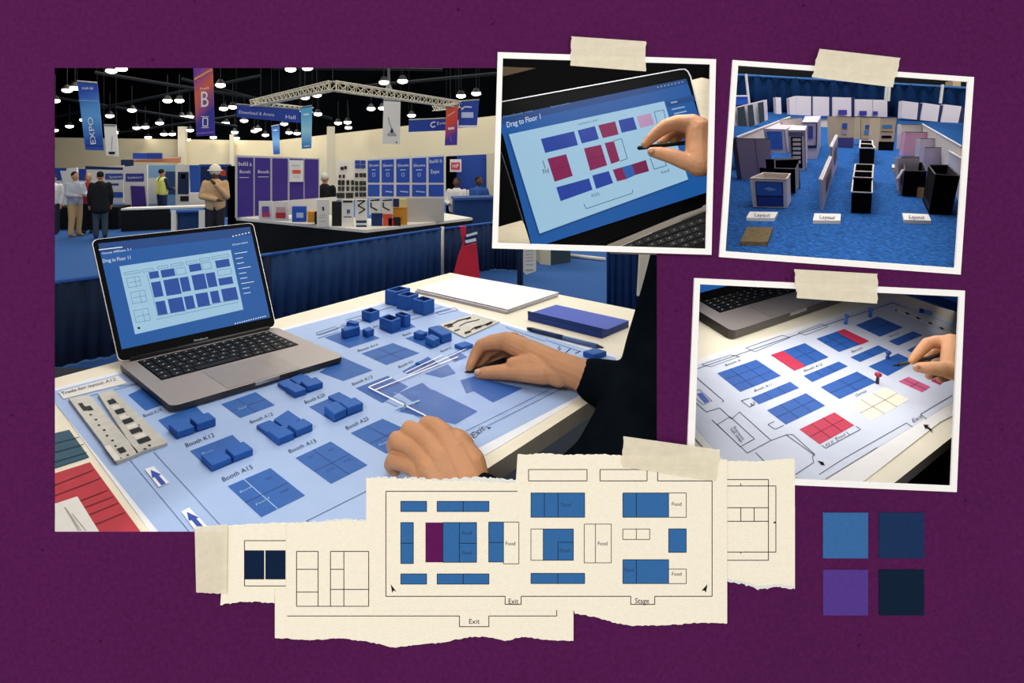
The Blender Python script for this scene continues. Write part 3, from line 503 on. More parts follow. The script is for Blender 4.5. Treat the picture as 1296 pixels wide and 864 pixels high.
b = MB(); b.ftext(LID, 'Notebook', (245.5, 432), (263.5, 428.2), (-.4, -2.4), KT, .0004); b.obj('lettering', parent=lid)
# ---- the person at the right: hands on the plan, dark jacket
SK = mat('#c48d64', rough=.5, noise=.08, scale=35, spec=.35, bump=.25, bscale=350); NAIL = mat('#dba98c', rough=.3, spec=.5); JK = mat('#0b1117', rough=.95, noise=.3, scale=30, bump=.5, bscale=60, spec=.02)
def c_(*a): return [(P(u, v, d), r * d / F) for u, v, d, r in a]
def hand_R():
    """pinching right hand of the table scene: pixel, depth, pixel radius"""
    return [c_((641, 432, .865, 12), (624, 433, .872, 9.6), (609, 437, .876, 7.9), (601.5, 449, .874, 7), (596.5, 460, .868, 6), (594, 466, .866, 4.9)),
            c_((650, 432, .875, 12), (632, 437, .888, 9.5), (618, 444, .892, 8), (607, 458, .884, 6.4), (602, 465, .876, 5.2)),
            c_((659, 435, .885, 11), (640, 442, .90, 9), (626, 452, .905, 7.5), (618, 462, .895, 6.2)),
            c_((668, 440, .892, 10), (652, 449, .906, 8), (640, 459, .908, 6.8), (632, 466, .898, 5.8)),
            c_((687, 471, .80, 15), (664, 470.5, .81, 12.5), (647, 470.5, .82, 10.6), (630, 471, .83, 9.2), (615, 472, .84, 8), (606.5, 473, .846, 6.6)),
            c_((641, 432, .865, 12), (672, 446, .835, 15.5), (705, 462, .80, 18), (738, 475, .775, 20), (775, 486, .755, 22)),
            c_((650, 434, .875, 12), (680, 451, .845, 16), (715, 468, .80, 20)), c_((660, 437, .884, 11), (690, 456, .852, 15), (720, 470, .805, 19)), c_((668, 442, .89, 10), (695, 462, .85, 14), (722, 474, .81, 18)),
            c_((650, 462, .822, 10), (676, 462, .815, 16), (706, 472, .795, 17)), c_((655, 440, .85, 10), (668, 455, .83, 11)),
            c_((738, 475, .775, 20), (738, 478, .785, 19.5))]
hR = hand_R()
def hand_L():
    return [c_((563, 551, .572, 14), (551, 541, .583, 12.5), (541, 538, .592, 11.5), (535, 545, .602, 9), (536, 554, .606, 7.5)),
            c_((545, 562, .570, 13), (531, 550, .584, 11.5), (518.5, 543.5, .594, 11.2), (512, 551, .602, 9), (514, 561, .604, 7.5)),
            c_((533, 576, .568, 12.5), (518, 564, .582, 11), (502.5, 557, .592, 11.2), (497, 564, .599, 9), (500, 574, .600, 7.5)),
            c_((527, 592, .566, 12), (512, 586, .578, 10.5), (498, 582.5, .587, 10.2), (494, 588, .593, 8.5), (499, 596, .594, 7)),
            c_((585, 572, .575, 13), (590, 560, .59, 10), (584, 552, .605, 8), (576, 548, .612, 7)),
            c_((563, 551, .572, 14), (575, 575, .56, 21), (590, 605, .545, 24), (605, 640, .53, 24)), c_((545, 562, .570, 13), (560, 585, .558, 22), (578, 612, .545, 24)),
            c_((533, 576, .568, 12.5), (548, 596, .556, 22), (565, 622, .543, 24)), c_((527, 592, .566, 12), (540, 608, .556, 20), (558, 632, .543, 24), (590, 660, .528, 27)),
            c_((560, 552, .574, 13), (580, 560, .568, 15), (597, 585, .555, 18), (604, 612, .545, 17))]
pr = root('person', P(800, 640, .66), 'person in a dark jacket at the right of the table, holding a stylus', 'person')
arms = [c_((775, 486, .755, 22), (825, 500, .712, 20), (835, 420, .745, 18)), c_((605, 640, .53, 24), (680, 690, .53, 22), (770, 680, .58, 28), (780, 640, .63, 24), (818, 500, .715, 18))]
skin(flesh(hR + hand_L() + arms, .0011, 7), SK).obj('body', parent=pr, smooth=True)
jk = [c_((755, 483, .768, 29), (790, 492, .74, 34), (822, 500, .71, 36)), c_((849, 306, .77, 20), (843, 350, .765, 24), (835, 395, .75, 28), (826, 440, .735, 32), (818, 500, .71, 38), (795, 580, .67, 50), (770, 660, .63, 60)),
      c_((613, 633, .53, 32), (680, 690, .53, 40), (770, 680, .58, 55)), c_((815, 500, .71, 40), (765, 590, .70, 40), (700, 650, .68, 40), (640, 700, .64, 44)), c_((818, 560, .72, 40), (800, 640, .66, 56))]
jm = skin(flesh(jk, .004, 10), JK); jm.obj('jacket', label='dark blue black jacket', parent=pr, smooth=True)
def nail(u, v, d, r, ax, name='fingernail', par=None):
    b = MB(); X_, Y_ = ax; Z_ = X_.cross(Y_).normalized(); b.ball(P(u, v, d), r * d / F, NAIL, (1, .8, .35), 10, (X_.normalized(), Y_.normalized(), Z_)); b.obj(name, parent=par, smooth=True)
nail(604.5, 470.5, .8375, 4.6, (Vector((1, -.15, .05)), Vector((0, .2, 1))), par=pr)
sy = root('stylus', P(581.5, 473.5, .866), 'black stylus held in the raised right hand over the plan', 'stylus')
a, m_, e = P(580.5, 473.8, .8665), P(592, 471.5, .862), P(640, 455, .872); MB().tube(a, m_, .0006, BLK, .0032).obj('tip', parent=sy, smooth=True); MB().tube(m_, e, .0038, BLK, .004).obj('barrel', parent=sy, smooth=True)
# ================================================================== exhibition hall beyond the table
BEIGE = mat('#d8caa6', rough=.8, noise=.04, scale=.6); BLACKW = mat('#040506', rough=1, noise=.2, scale=1, spec=0); CARPET = mat('#2b5896', rough=.95, noise=.16, scale=22, bump=.2)
MB().prism([Vector(p) for p in ((-24, .6, -.05), (16, .6, -.05), (16, 36, -.05), (-24, 36, -.05))], Vector((0, 0, .05)), CARPET).obj('floor', kind='structure')
MB().prism([Vector(p) for p in ((-24, .6, 9), (16, .6, 9), (16, 36, 9), (-24, 36, 9))], Vector((0, 0, .1)), BLACKW).obj('ceiling', kind='structure')
def wallq(a, b_, z0a, z0b, z1a, z1b, m, name):
    th = Vector((0, .1, 0)); q = [Vector((a[0], a[1], z0a)), Vector((b_[0], b_[1], z0b)), Vector((b_[0], b_[1], z1b)), Vector((a[0], a[1], z1a))]
    MB().prism(q, th, m).obj(name, kind='structure')
cl, cc, cr = P(-130, 171, 34), P(347, 178, 34), P(700, 138, 20)
wallq(cl, cc, 0, 0, cl.z, cc.z, BEIGE, 'wall_back'); wallq(cc, cr, 0, 0, cc.z, cr.z, BEIGE, 'wall_right')
wallq(cl, cc, cl.z, cc.z, 9, 9, BLACKW, 'wall_back_upper'); wallq(cc, cr, cc.z, cr.z, 9, 9, BLACKW, 'wall_right_upper')
wallq((-24, 34.1), (-24.1, .6), 0, 0, 9, 9, BLACKW, 'wall_left')
wallq(cr, (14, 19.9), 0, 0, 9, 9, BLACKW, 'wall_far_right')
for i, (u, v0, wd_, d) in enumerate(((229.5, 160, 9, 33.4), (418.7, 160, 10, 29.5), (293, 170, 5, 33.4))):
    MB().prism([P(u - wd_ / 2, v0, d), P(u + wd_ / 2, v0, d), Vector(((u + wd_ / 2 - PX) * d / F, d, 0)), Vector(((u - wd_ / 2 - PX) * d / F, d, 0))], Vector((0, .4, 0)), mat('#d6ccb0', rough=.8)).obj('column_' + str(i + 1), kind='structure')
BEAM = mat('#0d1014', rough=.9)
for i, (a, b_) in enumerate((((60, 150, 26), (330, 96, 22)), ((120, 92, 20), (345, 128, 24)), ((230, 100, 22), (420, 150, 26)), ((345, 86, 20), (560, 88, 20)), ((430, 112, 22), (640, 92, 20)), ((60, 122, 24), (300, 160, 28)), ((150, 168, 31), (345, 140, 28)))):
    p, q = P(*a), P(*b_); MB().tube(p, q, .07, BEAM, n=6).obj('ceiling_beam_' + str(i + 1), kind='structure')
# ---- hanging lamps
LAMP = mat('#fff6e2', emit=9, noise=0); HOUS = mat('#1a1c1e', rough=.6)
LP = [(141, 90.6), (154, 88), (85, 115), (95, 112), (70, 128), (279, 108.5), (212, 128), (227, 128), (167, 140), (139, 147), (88, 160), (202, 156), (173, 162), (184, 161), (230, 148.5), (240, 148), (240.5, 165), (240, 176.6), (207.5, 170), (218, 170), (187.5, 174), (148, 167.6), (283, 138), (294.6, 136), (285.6, 156), (309, 153), (297, 167.6), (299, 175), (281, 177.7), (270, 174), (322, 166), (326.7, 164), (336, 171), (367.8, 88.7), (389, 87), (486, 105), (509.5, 103.5), (401, 121), (402.5, 144.8), (428, 156), (440, 155), (441, 161.7), (469.6, 138), (484.2, 137.3), (521, 146.6), (583.5, 122), (602.8, 119), (359.7, 157), (366, 168), (376, 169), (386, 124), (69, 165), (106, 152)]
def make_lamp():
    r = root('ceiling_lamp', (0, 0, 0), '', 'ceiling lamp', 'round lamps under the dark hall ceiling')
    MB().ball((0, 0, .05), .18, LAMP, (1, 1, .48), n=16).obj('lens', parent=r, smooth=True)
    b = MB(); b.tube((0, 0, .09), (0, 0, .26), .18, HOUS, .07, n=14); b.tube((0, 0, .26), (0, 0, 1.1), .012, HOUS, n=5); b.obj('housing', parent=r)
    return r
l0 = make_lamp()
zone = lambda u, v: ('near rows' if v < 115 else 'middle rows' if v < 150 else 'far rows') + (' at the left' if u < 180 else ' around the B banner' if u < 345 else ' about the truss' if u < 480 else ' at the right')
for i, (u, v) in enumerate(LP):
    d = 34.5 - (178 - v) * .25 if u < 347 else min(30, 34.5 - (178 - v) * .26 - (u - 347) * .03)
    if i == 0: r = l0
    else:
        r = l0.copy(); COL.objects.link(r)
        for ch in l0.children: c = ch.copy(); c.parent = r; COL.objects.link(c)
    s = (13.2 - (v - 88) * .062) * d / F / .34; r.location = P(u, v + 1, d); r.scale = (s, s, s); r['label'] = 'round hall lamp, ' + zone(u, v)
seen = {}
for o in list(COL.objects):
    if o.name.startswith('ceiling_lamp'): seen.setdefault(o['label'], []).append(o)
for lb, os_ in seen.items():
    os_.sort(key=lambda o: o.location.x / o.location.y); 
    if len(os_) == 1: os_[0]['label'] = lb + ', the only one'; continue
    nm = ['first', 'second', 'third', 'fourth', 'fifth', 'sixth', 'seventh', 'eighth', 'ninth', 'tenth', 'eleventh', 'twelfth', 'thirteenth', 'fourteenth', 'fifteenth', 'sixteenth', 'seventeenth', 'eighteenth', 'nineteenth', 'twentieth']
    for k, o in enumerate(os_): o['label'] = lb + ', ' + nm[k] + ' from left'
# ---- flat upright things facing the camera
def up(u0, v0, u1, v1, d, th, m, v0b=None, v1b=None, d1=None):
    """upright panel between pixel columns u0,u1; optional other heights and depth at the right"""
    d1 = d1 or d; v0b = v0 if v0b is None else v0b; v1b = v1 if v1b is None else v1b
    return MB().prism([P(u0, v0, d), P(u1, v0b, d1), P(u1, v1b, d1), P(u0, v1, d)], Vector((0, th, 0)), m)
def face(d, d1=None, u0=0, u1=1):
    """plane just in front of such a panel"""
    d1 = d1 or d; return Plane.three(P(u0, 200, d), P(u1, 200, d1), P(u0, 300, d))
def grad(c1, c2, c3=None, rot=0, name='banner'):
    """cloth printed with a slanting colour blend"""
    m = bpy.data.materials.new('printed_' + name); m.use_nodes = True; N = m.node_tree.nodes; L = m.node_tree.links; b = N['Principled BSDF']; b.inputs['Roughness'].default_value = .7
    tc = N.new('ShaderNodeTexCoord'); mp = N.new('ShaderNodeMapping'); mp.inputs['Rotation'].default_value = (0, rot, 0); gr = N.new('ShaderNodeSeparateXYZ'); cr_ = N.new('ShaderNodeValToRGB')
    nz = N.new('ShaderNodeTexNoise'); nz.inputs['Scale'].default_value = 1.2; ad = N.new('ShaderNodeMath'); ad.operation = 'MULTIPLY_ADD'; ad.inputs[1].default_value = .35
    L.new(tc.outputs['Generated'], mp.inputs['Vector']); L.new(mp.outputs['Vector'], gr.inputs[0]); L.new(tc.outputs['Object'], nz.inputs['Vector']); L.new(nz.outputs['Fac'], ad.inputs[0]); L.new(gr.outputs['Z'], ad.inputs[2])
    e = cr_.color_ramp.elements; e[0].position = .25; e[0].color = rgb(c1); e[1].position = 1.1 if False else 1.0; e[1].color = rgb(c2)
    if c3: x = e.new(.6); x.color = rgb(c3)
    L.new(ad.outputs[0], cr_.inputs['Fac']); L.new(cr_.outputs['Color'], b.inputs['Base Color']); return m
WT = mat('#eef0f2', rough=.6, noise=.01); ROD = mat('#8d9094', rough=.4, metal=.5)
def banner(name, q, d, m, label, draw, cords=True):
    """hanging banner: four pixels, depth, drawing"""
    r = root(name, P(q[3][0], q[3][1], d), label, 'banner'); MB().prism([P(u, v, d) for u, v in q], Vector((0, .03, 0)), m).obj('cloth', parent=r)
    a, c = P(q[0][0], q[0][1], d), P(q[1][0], q[1][1], d); MB().tube(a, c, .03, ROD, n=8).obj('rod', parent=r)
    if cords: b = MB(); [b.tube(x, x + Vector((0, 0, 3)), .006, HOUS, n=4) for x in (a, c)]; b.obj('cord', parent=r)
    if draw: b = MB(); draw(b, face(d)); b.obj('lettering', parent=r)
L_ = .02
def dB1(b, p):
    b.ftext(p, 'trade fair', (103.5, 113), (118.5, 113.3), (.5, -3.6), WT, L_); b.fpath(p, [(99.5, 127), (124, 128)], .6, mat('#9fd0f0'), L_)
    b.ftext(p, 'EXPO', (121.5, 183), (117, 148), (-6.5, .8), WT, L_); b.fline(p, (108, 183.5), (129.5, 184.5), 1.4, mat('#2a3f9c'), L_)
banner('hanging_banner', [(97.5, 103), (123, 105.3), (131, 190.5), (108, 189.5)], 15, grad('#1c4fa8', '#1d49b0', '#5aa0dc', .1, 'blue'), 'tall blue banner hanging at the left of the hall', dB1)
def dB2(b, p):
    b.ftext(p, 'B', (253, 135.5), (264, 135), (0, -20), WT, L_); b.ftext(p, 'hall', (253, 113.5), (264, 112.8), (0, -3), WT, L_)
    b.fbox(p, 256.8, 149.5, 262.8, 159.5, 1.3, WT, L_); b.fline(p, (254.5, 147.5), (264, 147.5), .7, WT, L_); b.fline(p, (255, 161.5), (264.5, 161.5), .7, WT, L_); b.fline(p, (249, 169), (271, 167), .8, mat('#c77bd0'), L_)
    b.fpoly(p, [(245.5, 99), (268, 86.3), (268.5, 89.5), (246, 102)], mat('#e89a6a'), L_)
banner('hanging_banner', [(244.5, 83), (268.8, 83), (271.8, 171), (248.5, 172.5)], 16, grad('#35309a', '#7a3aa8', '#e4683a', .35, 'sunset'), 'orange and purple banner with a big white letter B', dB2)
banner('hanging_banner', [(131.5, 158), (147, 158.5), (150, 198), (134.5, 197)], 20, mat('#d8d6cf', rough=.7), 'grey white banner hanging behind the tall blue one', lambda b, p: [b.fpoly(p, [(137, 192), (146, 192), (145, 195), (138, 195)], INK, L_), b.fline(p, (141, 190), (142, 172), .6, PLN, L_)])
banner('hanging_banner', [(380.5, 136), (395, 134), (394, 187.5), (382, 188.5)], 16.2, grad('#3d8fd0', '#57b8e4', '#a6e0f2', 0, 'sky'), 'pale sky blue banner hanging under the truss corner', lambda b, p: [b.fline(p, (384, 145), (391, 144.5), 2, WT, L_), b.fline(p, (385, 185), (392, 184.5), 1.2, WT, L_)])
banner('hanging_banner', [(343.5, 160), (353.5, 158), (354, 195), (346, 195.5)], 22, grad('#2d5fb8', '#4b84d0', '#86bce8', 0, 'midblue'), 'small blue banner hanging left of the sky blue one', lambda b, p: b.fline(p, (346, 165), (351, 164.5), 1.5, WT, L_))
def dB6(b, p):
    b.fpath(p, [(491.5, 148), (493, 156), (496, 164)], .8, PLN, L_); b.fpoly(p, [(493.5, 168), (495.5, 162), (497, 163), (498.5, 168)], mat('#26355c'), L_); b.ftext(p, 'MODEL', (490.5, 172.2), (502, 172), (0, -3.6), mat('#26355c'), L_); b.frect(p, 501, 179, 502.5, 181, INK, L_)
banner('hanging_banner', [(485.5, 126), (507, 127.5), (506, 182.8), (484, 182)], 15, mat('#dcd9d2', rough=.7), 'white banner with a small dark emblem hanging under the truss', dB6)
def dB7(b, p): b.fpath(p, [(551, 154), (546, 155.5), (545, 159), (547.5, 161), (551, 159.5)], 1.6, WT, L_); b.ftext(p, 'Events', (552.5, 158.2), (572, 156.2), (0, -4), WT, L_)
banner('sign_banner', [(517.5, 152), (577, 149.5), (577, 164.5), (517, 167)], 17, mat('#2346a6', rough=.6, noise=.06, scale=2), 'wide blue sign with white writing hanging right of the white banner', dB7)
banner('hanging_banner', [(565, 135), (580, 132.5), (578.5, 183.5), (563, 184)], 16.4, grad('#4a2f96', '#e05a3a', '#d8432e', .25, 'ember'), 'red and purple banner hanging at the right end of the truss', lambda b, p: [b.fline(p, (566, 147), (576, 141), 1.2, mat('#f0b8a0'), L_), b.fline(p, (567, 163), (575, 162), 3, mat('#f3d2c6'), L_), b.fline(p, (570, 172), (571, 179), 1.6, mat('#8a5ac0'), L_)])
banner('sign_banner', [(581, 128.5), (606.5, 126.5), (603.5, 161), (580, 162)], 16.8, mat('#2746a6', rough=.6, noise=.05, scale=2), 'square blue sign with a white lower edge at the right end of the truss', lambda b, p: [b.fpath(p, [(584, 139), (588, 135), (597, 135.5)], 1.5, WT, L_), b.frect(p, 584, 142, 599, 149, mat('#c9d6f0'), L_), b.frect(p, 580.5, 158.5, 603.5, 161.5, WT, L_)])
def dB10(b, p):
    b.ftext(p, 'Download & Arena', (302, 143.5), (347, 147), (.2, -4), WT, L_); b.ftext(p, 'Hall', (361, 150), (374, 151), (0, -5), WT, L_)
banner('sign_banner', [(299, 132), (379, 138.5), (379.5, 155.5), (299.5, 148)], 16.9, mat('#2c49a8', rough=.6, noise=.05, scale=2), 'long blue sign with white writing hanging under the left of the truss', dB10)
# ---- lattice truss
TRM = mat('#cfc6ae', rough=.5)
tr = root('lighting_truss', P(421, 110, 12), 'beige lattice truss hanging over the stands', 'truss')
def truss(a, b_, s):
    a, b_ = P(*a), P(*b_); u = (b_ - a); n = max(3, int(u.length / (s * 3.2))); u.normalize(); sd = u.cross(Vector((0, 0, 1))).normalized() * s; z = Vector((0, 0, s)); b = MB()
    cs_ = [sd + z, sd - z, -sd - z, -sd + z]
    for c in cs_: b.tube(a + c, b_ + c, s * .17, TRM, n=6)
    L = (b_ - a).length
    for i in range(n):
        p, q = a + u * (L * i / n), a + u * (L * (i + 1) / n)
        for j in range(4):
            c, e = cs_[j], cs_[(j + 1) % 4]; b.tube(p + c, q + e, s * .1, TRM, n=5); b.tube(p + c, p + e, s * .1, TRM, n=5)
    return b
for a, b_, s in (((421, 108.5, 12), (320, 131, 17), .10), ((421, 108.5, 12), (584, 133, 17), .10), ((320, 132, 17), (394, 139.5, 20), .09), ((584, 133, 17), (550, 137.5, 19.5), .08)): truss(a, b_, s).obj('truss_arm', parent=tr)
b = MB(); [b.tube(P(u, v, d), P(u, v, d) + Vector((0, 0, 3.5)), .012, HOUS, n=4) for u, v, d in ((421, 108.5, 12), (330, 129, 16.4), (570, 131, 16.5))]; b.obj('cable', parent=tr)
sp = root('hung_speaker', P(492, 114, 15), 'grey lamp cluster hanging above the white banner', 'hanging lamp'); MB().tube(P(492, 113, 15), P(492, 107, 15), .11, mat('#8c8c88'), .05, n=12).obj('shade', parent=sp); MB().tube(P(492, 107, 15), P(492, 84, 15), .05, mat('#5d6064'), .03, n=8).obj('stem', parent=sp)
# ---- stands
CWH = mat('#e6e2d8', rough=.5); SKIRT = mat('#0b0e12', rough=.9, noise=.3, scale=8, bump=.3, bscale=9); GREYP = mat('#b7b3ae', rough=.7, noise=.06, scale=3); VIO = mat('#46308a', rough=.6, noise=.06, scale=2); COB = mat('#2a4fb0', rough=.6, noise=.05, scale=2); NAVYC = mat('#16305e', rough=.85, noise=.15, scale=6); FRM = mat('#c9c6c4', rough=.4, metal=.2); ORG = mat('#e79a2e', rough=.6)
ZC = .95
def counter(pts, label, z=ZC, th=.05, name='skirted_counter', topm=None):
    """table with a cloth skirt: plan outline in metres"""
    c = sum((Vector((x, y, 0)) for x, y in pts), Vector()) / len(pts); r = root(name, c, label, 'counter')
    MB().prism([Vector((x, y, z - th)) for x, y in pts], Vector((0, 0, th)), topm or CWH).obj('top', parent=r)
    MB().prism([Vector((x, y, 0)) for x, y in pts], Vector((0, 0, z - th)), SKIRT).obj('skirt', parent=r)
def onz(u, v, z): d = F * (CZ - z) / (v - PY); return ((u - PX) * d / F, d)
ZL = .66
c0 = onz(463, 291, ZC); c1 = onz(299, 275.4, ZC); c2 = onz(598, 275.5, ZC)
counter([c0, c2, (c2[0] - .6, c2[1] + 1.0), (c0[0] + .1, c0[1] + 1.5), (c1[0] + .5, c1[1] + 1.4), c1], 'long black skirted counter with white top edge in the middle of the hall')
d0 = 11.0
pw = root('violet_display_wall', P(350, 276, d0), 'violet panelled display wall standing behind the long counter', 'display wall')
up(297.5, 196, 404, 275.8, d0, .06, FRM, 200.5, 268).obj('frame', parent=pw)
fp = face(d0)
b = None
for i, (x0, x1) in enumerate(((300.5, 320.5), (322.5, 342), (344.5, 364), (366.5, 384), (385.5, 403))):
    f = lambda x: 199 + (x - 300) * .026; g_ = lambda x: 274.8 - (x - 300) * .08
    b = MB(); b.prism([fp.at(x0, f(x0), .01), fp.at(x1, f(x1), .01), fp.at(x1, g_(x1), .01), fp.at(x0, g_(x0), .01)], Vector((0, .02, 0)), VIO); o = b.obj('panel', parent=pw)
b = MB(); b.ftext(fp, 'build a', (301.5, 209.5), (318.5, 210), (0, -5.5), WT, .03); b.ftext(fp, 'Booth', (303, 219), (317, 219.3), (0, -4), WT, .03); b.ftext(fp, 'Booth', (326, 219), (340.5, 219.3), (0, -4), WT, .03); b.fline(fp, (303, 224.5), (315, 224.5), .6, WT, .03); b.fline(fp, (326.5, 223.8), (340, 223.8), .6, WT, .03); b.obj('lettering', parent=pw)
sg = root('white_poster', P(375, 230, d0 - .1), 'white poster with an orange mark on the violet wall', 'poster'); MB().prism([fp.at(u, v, .05) for u, v in ((366, 202.5), (384, 202.8), (383.8, 230), (366.3, 230))], Vector((0, .02, 0)), mat('#e9e4e2')).obj('sheet', parent=sg)
b = MB(); b.frect(fp, 370, 215, 380.5, 219.5, mat('#e0562f'), .06); b.fline(fp, (369, 209.5), (380, 209.5), 1, GREYP, .06); b.fline(fp, (371, 224), (380, 224), .7, GREYP, .06); b.obj('print', parent=sg)
# product board and blue board
pb = root('product_board', P(446, 252, 11.6), 'white pegboard with small dark goods left of the blue panels', 'display board'); up(425.5, 203, 465, 253, 11.6, .05, CWH, 201.5, 252).obj('board', parent=pb)
fq = face(11.6)
def peg(x0, y0, x1, y1, m): MB().prism([fq.at(u, v, .01) for u, v in R4p(x0, y0, x1, y1)], Vector((0, -.03, 0)), m).obj('pegged_item', parent=pb)
R4p = lambda a, b_, c, d: [(a, b_), (c, b_), (c, d), (a, d)]
for x, y, w_, h_ in ((431, 211, 4, 4), (436, 210, 3, 4), (429, 221, 2.5, 4), (434, 221, 2.5, 4)): peg(x, y, x + w_, y + h_, BLK)
for x in (428, 432.5, 438.5, 444.5): peg(x, 228, x + 3.6, 234, BLK); peg(x, 236, x + 3.4, 241.5, mat('#2b2d33'))
for x, y, w_, h_ in ((426, 244, 10, 6.5), (438, 244, 9, 6.5)): peg(x, y, x + w_, y + h_, mat('#23262a'))
for i in range(6): peg(449.5 + (i % 2) * 7, 202.8 + (i // 2) * 5.6, 455.7 + (i % 2) * 7, 207.5 + (i // 2) * 5.6, mat('#27418f')) if i < 4 else None
for y in (219, 229, 236, 243.5):
    for x in (449.5, 455, 459.5): peg(x, y, x + 3.8, y + 5.4, mat('#23262c'))

bw = root('blue_display_wall', P(513, 281, 10.4), 'blue panelled display wall on grey base behind the counter end', 'display wall'); up(464.5, 201, 563, 251, 10.4, .05, CWH, 195.5, 251).obj('frame', parent=bw); up(512, 251, 562, 280.8, 10.4, .05, GREYP, 251, 280.8).obj('base', parent=bw)
f1 = face(10.4)
for i, (x0, x1) in enumerate(((465.5, 480.5), (483, 498.5), (501.5, 518.5), (521.5, 539.5), (542.5, 561.5))):
    tp = lambda x: 203.3 - (x - 465) * .055
    for y0, y1, hh in ((None, 231, 0), (233.5, 248.5, 1)):
        b = MB(); b.prism([f1.at(x0, y0 or tp(x0), .01), f1.at(x1, y0 or tp(x1), .01), f1.at(x1, y1, .01), f1.at(x0, y1, .01)], Vector((0, .02, 0)), COB); b.obj('panel', parent=bw)
    b = MB()
    if i < 4: b.ftext(f1, 'Shows', (x0 + 1.5, 211.2), (x1 - 1.5, 210.4), (0, -3.6), WT, .02); b.fline(f1, (x0 + 5, 215), (x1 - 5, 214.8), 1.2, mat('#b8c6ea'), .02); b.fbox(f1, (x0 + x1) / 2 - 1.5, 219, (x0 + x1) / 2 + 1.5, 223, .7, mat('#b8c6ea'), .02)
    else: b.ftext(f1, 'build it', (543.5, 206.5), (559.5, 205.5), (0, -5), WT, .02); b.ftext(f1, 'Expo', (545, 219.5), (556, 219), (0, -5), WT, .02)
    if i in (1, 2, 3): b.fline(f1, (x0 + 5, 242), (x1 - 2, 243), 1.6, mat('#a9bae6'), .02)
    b.obj('lettering', parent=bw)
# goods on the counter
def stand(name, q, d, th, m, label, cat, draw=None, group=None):
    r = root(name, P((q[2][0] + q[3][0]) / 2, q[2][1], d), label, cat, group); MB().prism([P(u, v, d) for u, v in q], Vector((0, th, 0)), m).obj('panel', parent=r)
    if draw: b = MB(); draw(b, face(d)); b.obj('print', parent=r)
R4 = lambda a, b_, c, d: [(a, b_), (c, b_), (c, d), (a, d)]
stand('framed_print', R4(327.5, 254.5, 344.5, 278), 10.15, .04, CWH, 'white framed print with a violet picture, left of the pair on the counter', 'framed print', lambda b, p: [b.frect(p, 331.5, 261, 340.5, 269, mat('#6b4a9c'), L_), b.frect(p, 331.5, 269, 341.5, 274.5, mat('#c03a68'), L_)], 'framed prints on the counter')
stand('framed_print', R4(345, 255, 365, 279.5), 10.05, .04, CWH, 'white framed print with a red picture, right of the pair on the counter', 'framed print', lambda b, p: [b.frect(p, 349.5, 262, 361, 269, mat('#c6a0a4'), L_), b.frect(p, 349, 269, 361.5, 276, mat('#b92f35'), L_)], 'framed prints on the counter')
stand('blue_folder', R4(369.5, 261.5, 387, 281), 9.95, .12, mat('#2a5bc0', rough=.5), 'bright blue folder box standing on the counter', 'folder', lambda b, p: b.frect(p, 375, 269, 384, 275.5, mat('#b9cbec'), L_))
stand('orange_box', R4(389, 268, 400, 281.5), 9.95, .2, ORG, 'orange box standing beside the blue folder', 'box')
stand('white_backboard', [(330, 256), (426, 249), (426, 272), (330, 272)], 10.6, .03, CWH, 'low white backboard behind the goods on the counter', 'board')
for x, lb, dr in ((408.5, 'white brochure stand with a small figure, left end of the goods', 0), (440, 'white brochure stand with a blue bottle print', 1), (457, 'white dispenser stand with dark clips', 2), (474.5, 'white stand with a black bent hook, left of two alike', 3), (490, 'white stand with a black bent hook, right of two alike', 3)):
    w2 = 7.5; tp = 252.5
    def dr_(b, p, x=x, k=dr):
        if k == 0: b.fpoly(p, [(x - 1, 262), (x + 1, 261), (x + 2, 266), (x, 267)], BLK, L_); [b.fline(p, (x - 4, y), (x + 4, y), .8, GREYP, L_) for y in (272, 275, 280)]
        if k == 1: b.frect(p, x - 1, 265, x + 3, 270, mat('#4a62a0'), L_); b.fline(p, (x - 6, 255), (x + 6, 255), 2.5, BLK, L_); b.frect(p, x - 5, 274, x + 5, 275, BLK, L_)
        if k == 2: b.fpath(p, [(x - 5, 254), (x + 5, 254), (x - 4, 260), (x + 5, 265), (x - 3, 270)], 1.6, BLK, L_); b.frect(p, x - 6, 279, x + 7, 282, NAVYC, L_); b.frect(p, x - 6, 285, x + 7, 288, NAVYC, L_)
        if k == 3: b.fpath(p, [(x - 6, 253.5), (x + 6, 253)], 1.8, BLK, L_); b.fpath(p, [(x - 5, 256), (x - 5, 262), (x + 3, 266)], 1.8, BLK, L_)
    stand('brochure_stand', R4(x - w2, tp, x + w2, 287 if dr < 3 else 272), 9.75 if dr < 3 else 9.9, .06, CWH, lb, 'stand', dr_, 'white brochure stands on the counter')
for q, m, lb in ((R4(420, 255, 434, 287), BLK, 'black angular stand between two white stands'), (R4(398, 268, 402, 284), BLK, 'black slim box left of the white figure stand'), (R4(470, 270, 484, 288), NAVYC, 'dark navy box under the bent hook stand'), (R4(484.5, 271, 496, 287), mat('#c84a2c'), 'red orange box under the right hook stand'), (R4(491.5, 276, 498, 287), mat('#c02632'), 'narrow bright red box among the counter goods'), (R4(498, 275.5, 507, 286), BLK, 'small black box beside the narrow red box'), (R4(497.5, 252, 505, 262), mat('#20294a'), 'dark square card above the orange carton'), (R4(505.5, 252, 515, 262), mat('#e3c97e'), 'pale yellow square card above the orange carton'), (R4(497, 262.5, 515.5, 284), ORG, 'orange carton at the right end of the goods')):
    stand('goods_box', q, 10 if m is ORG else 9.85, .1, m, lb, 'box', None, 'goods on the long counter')
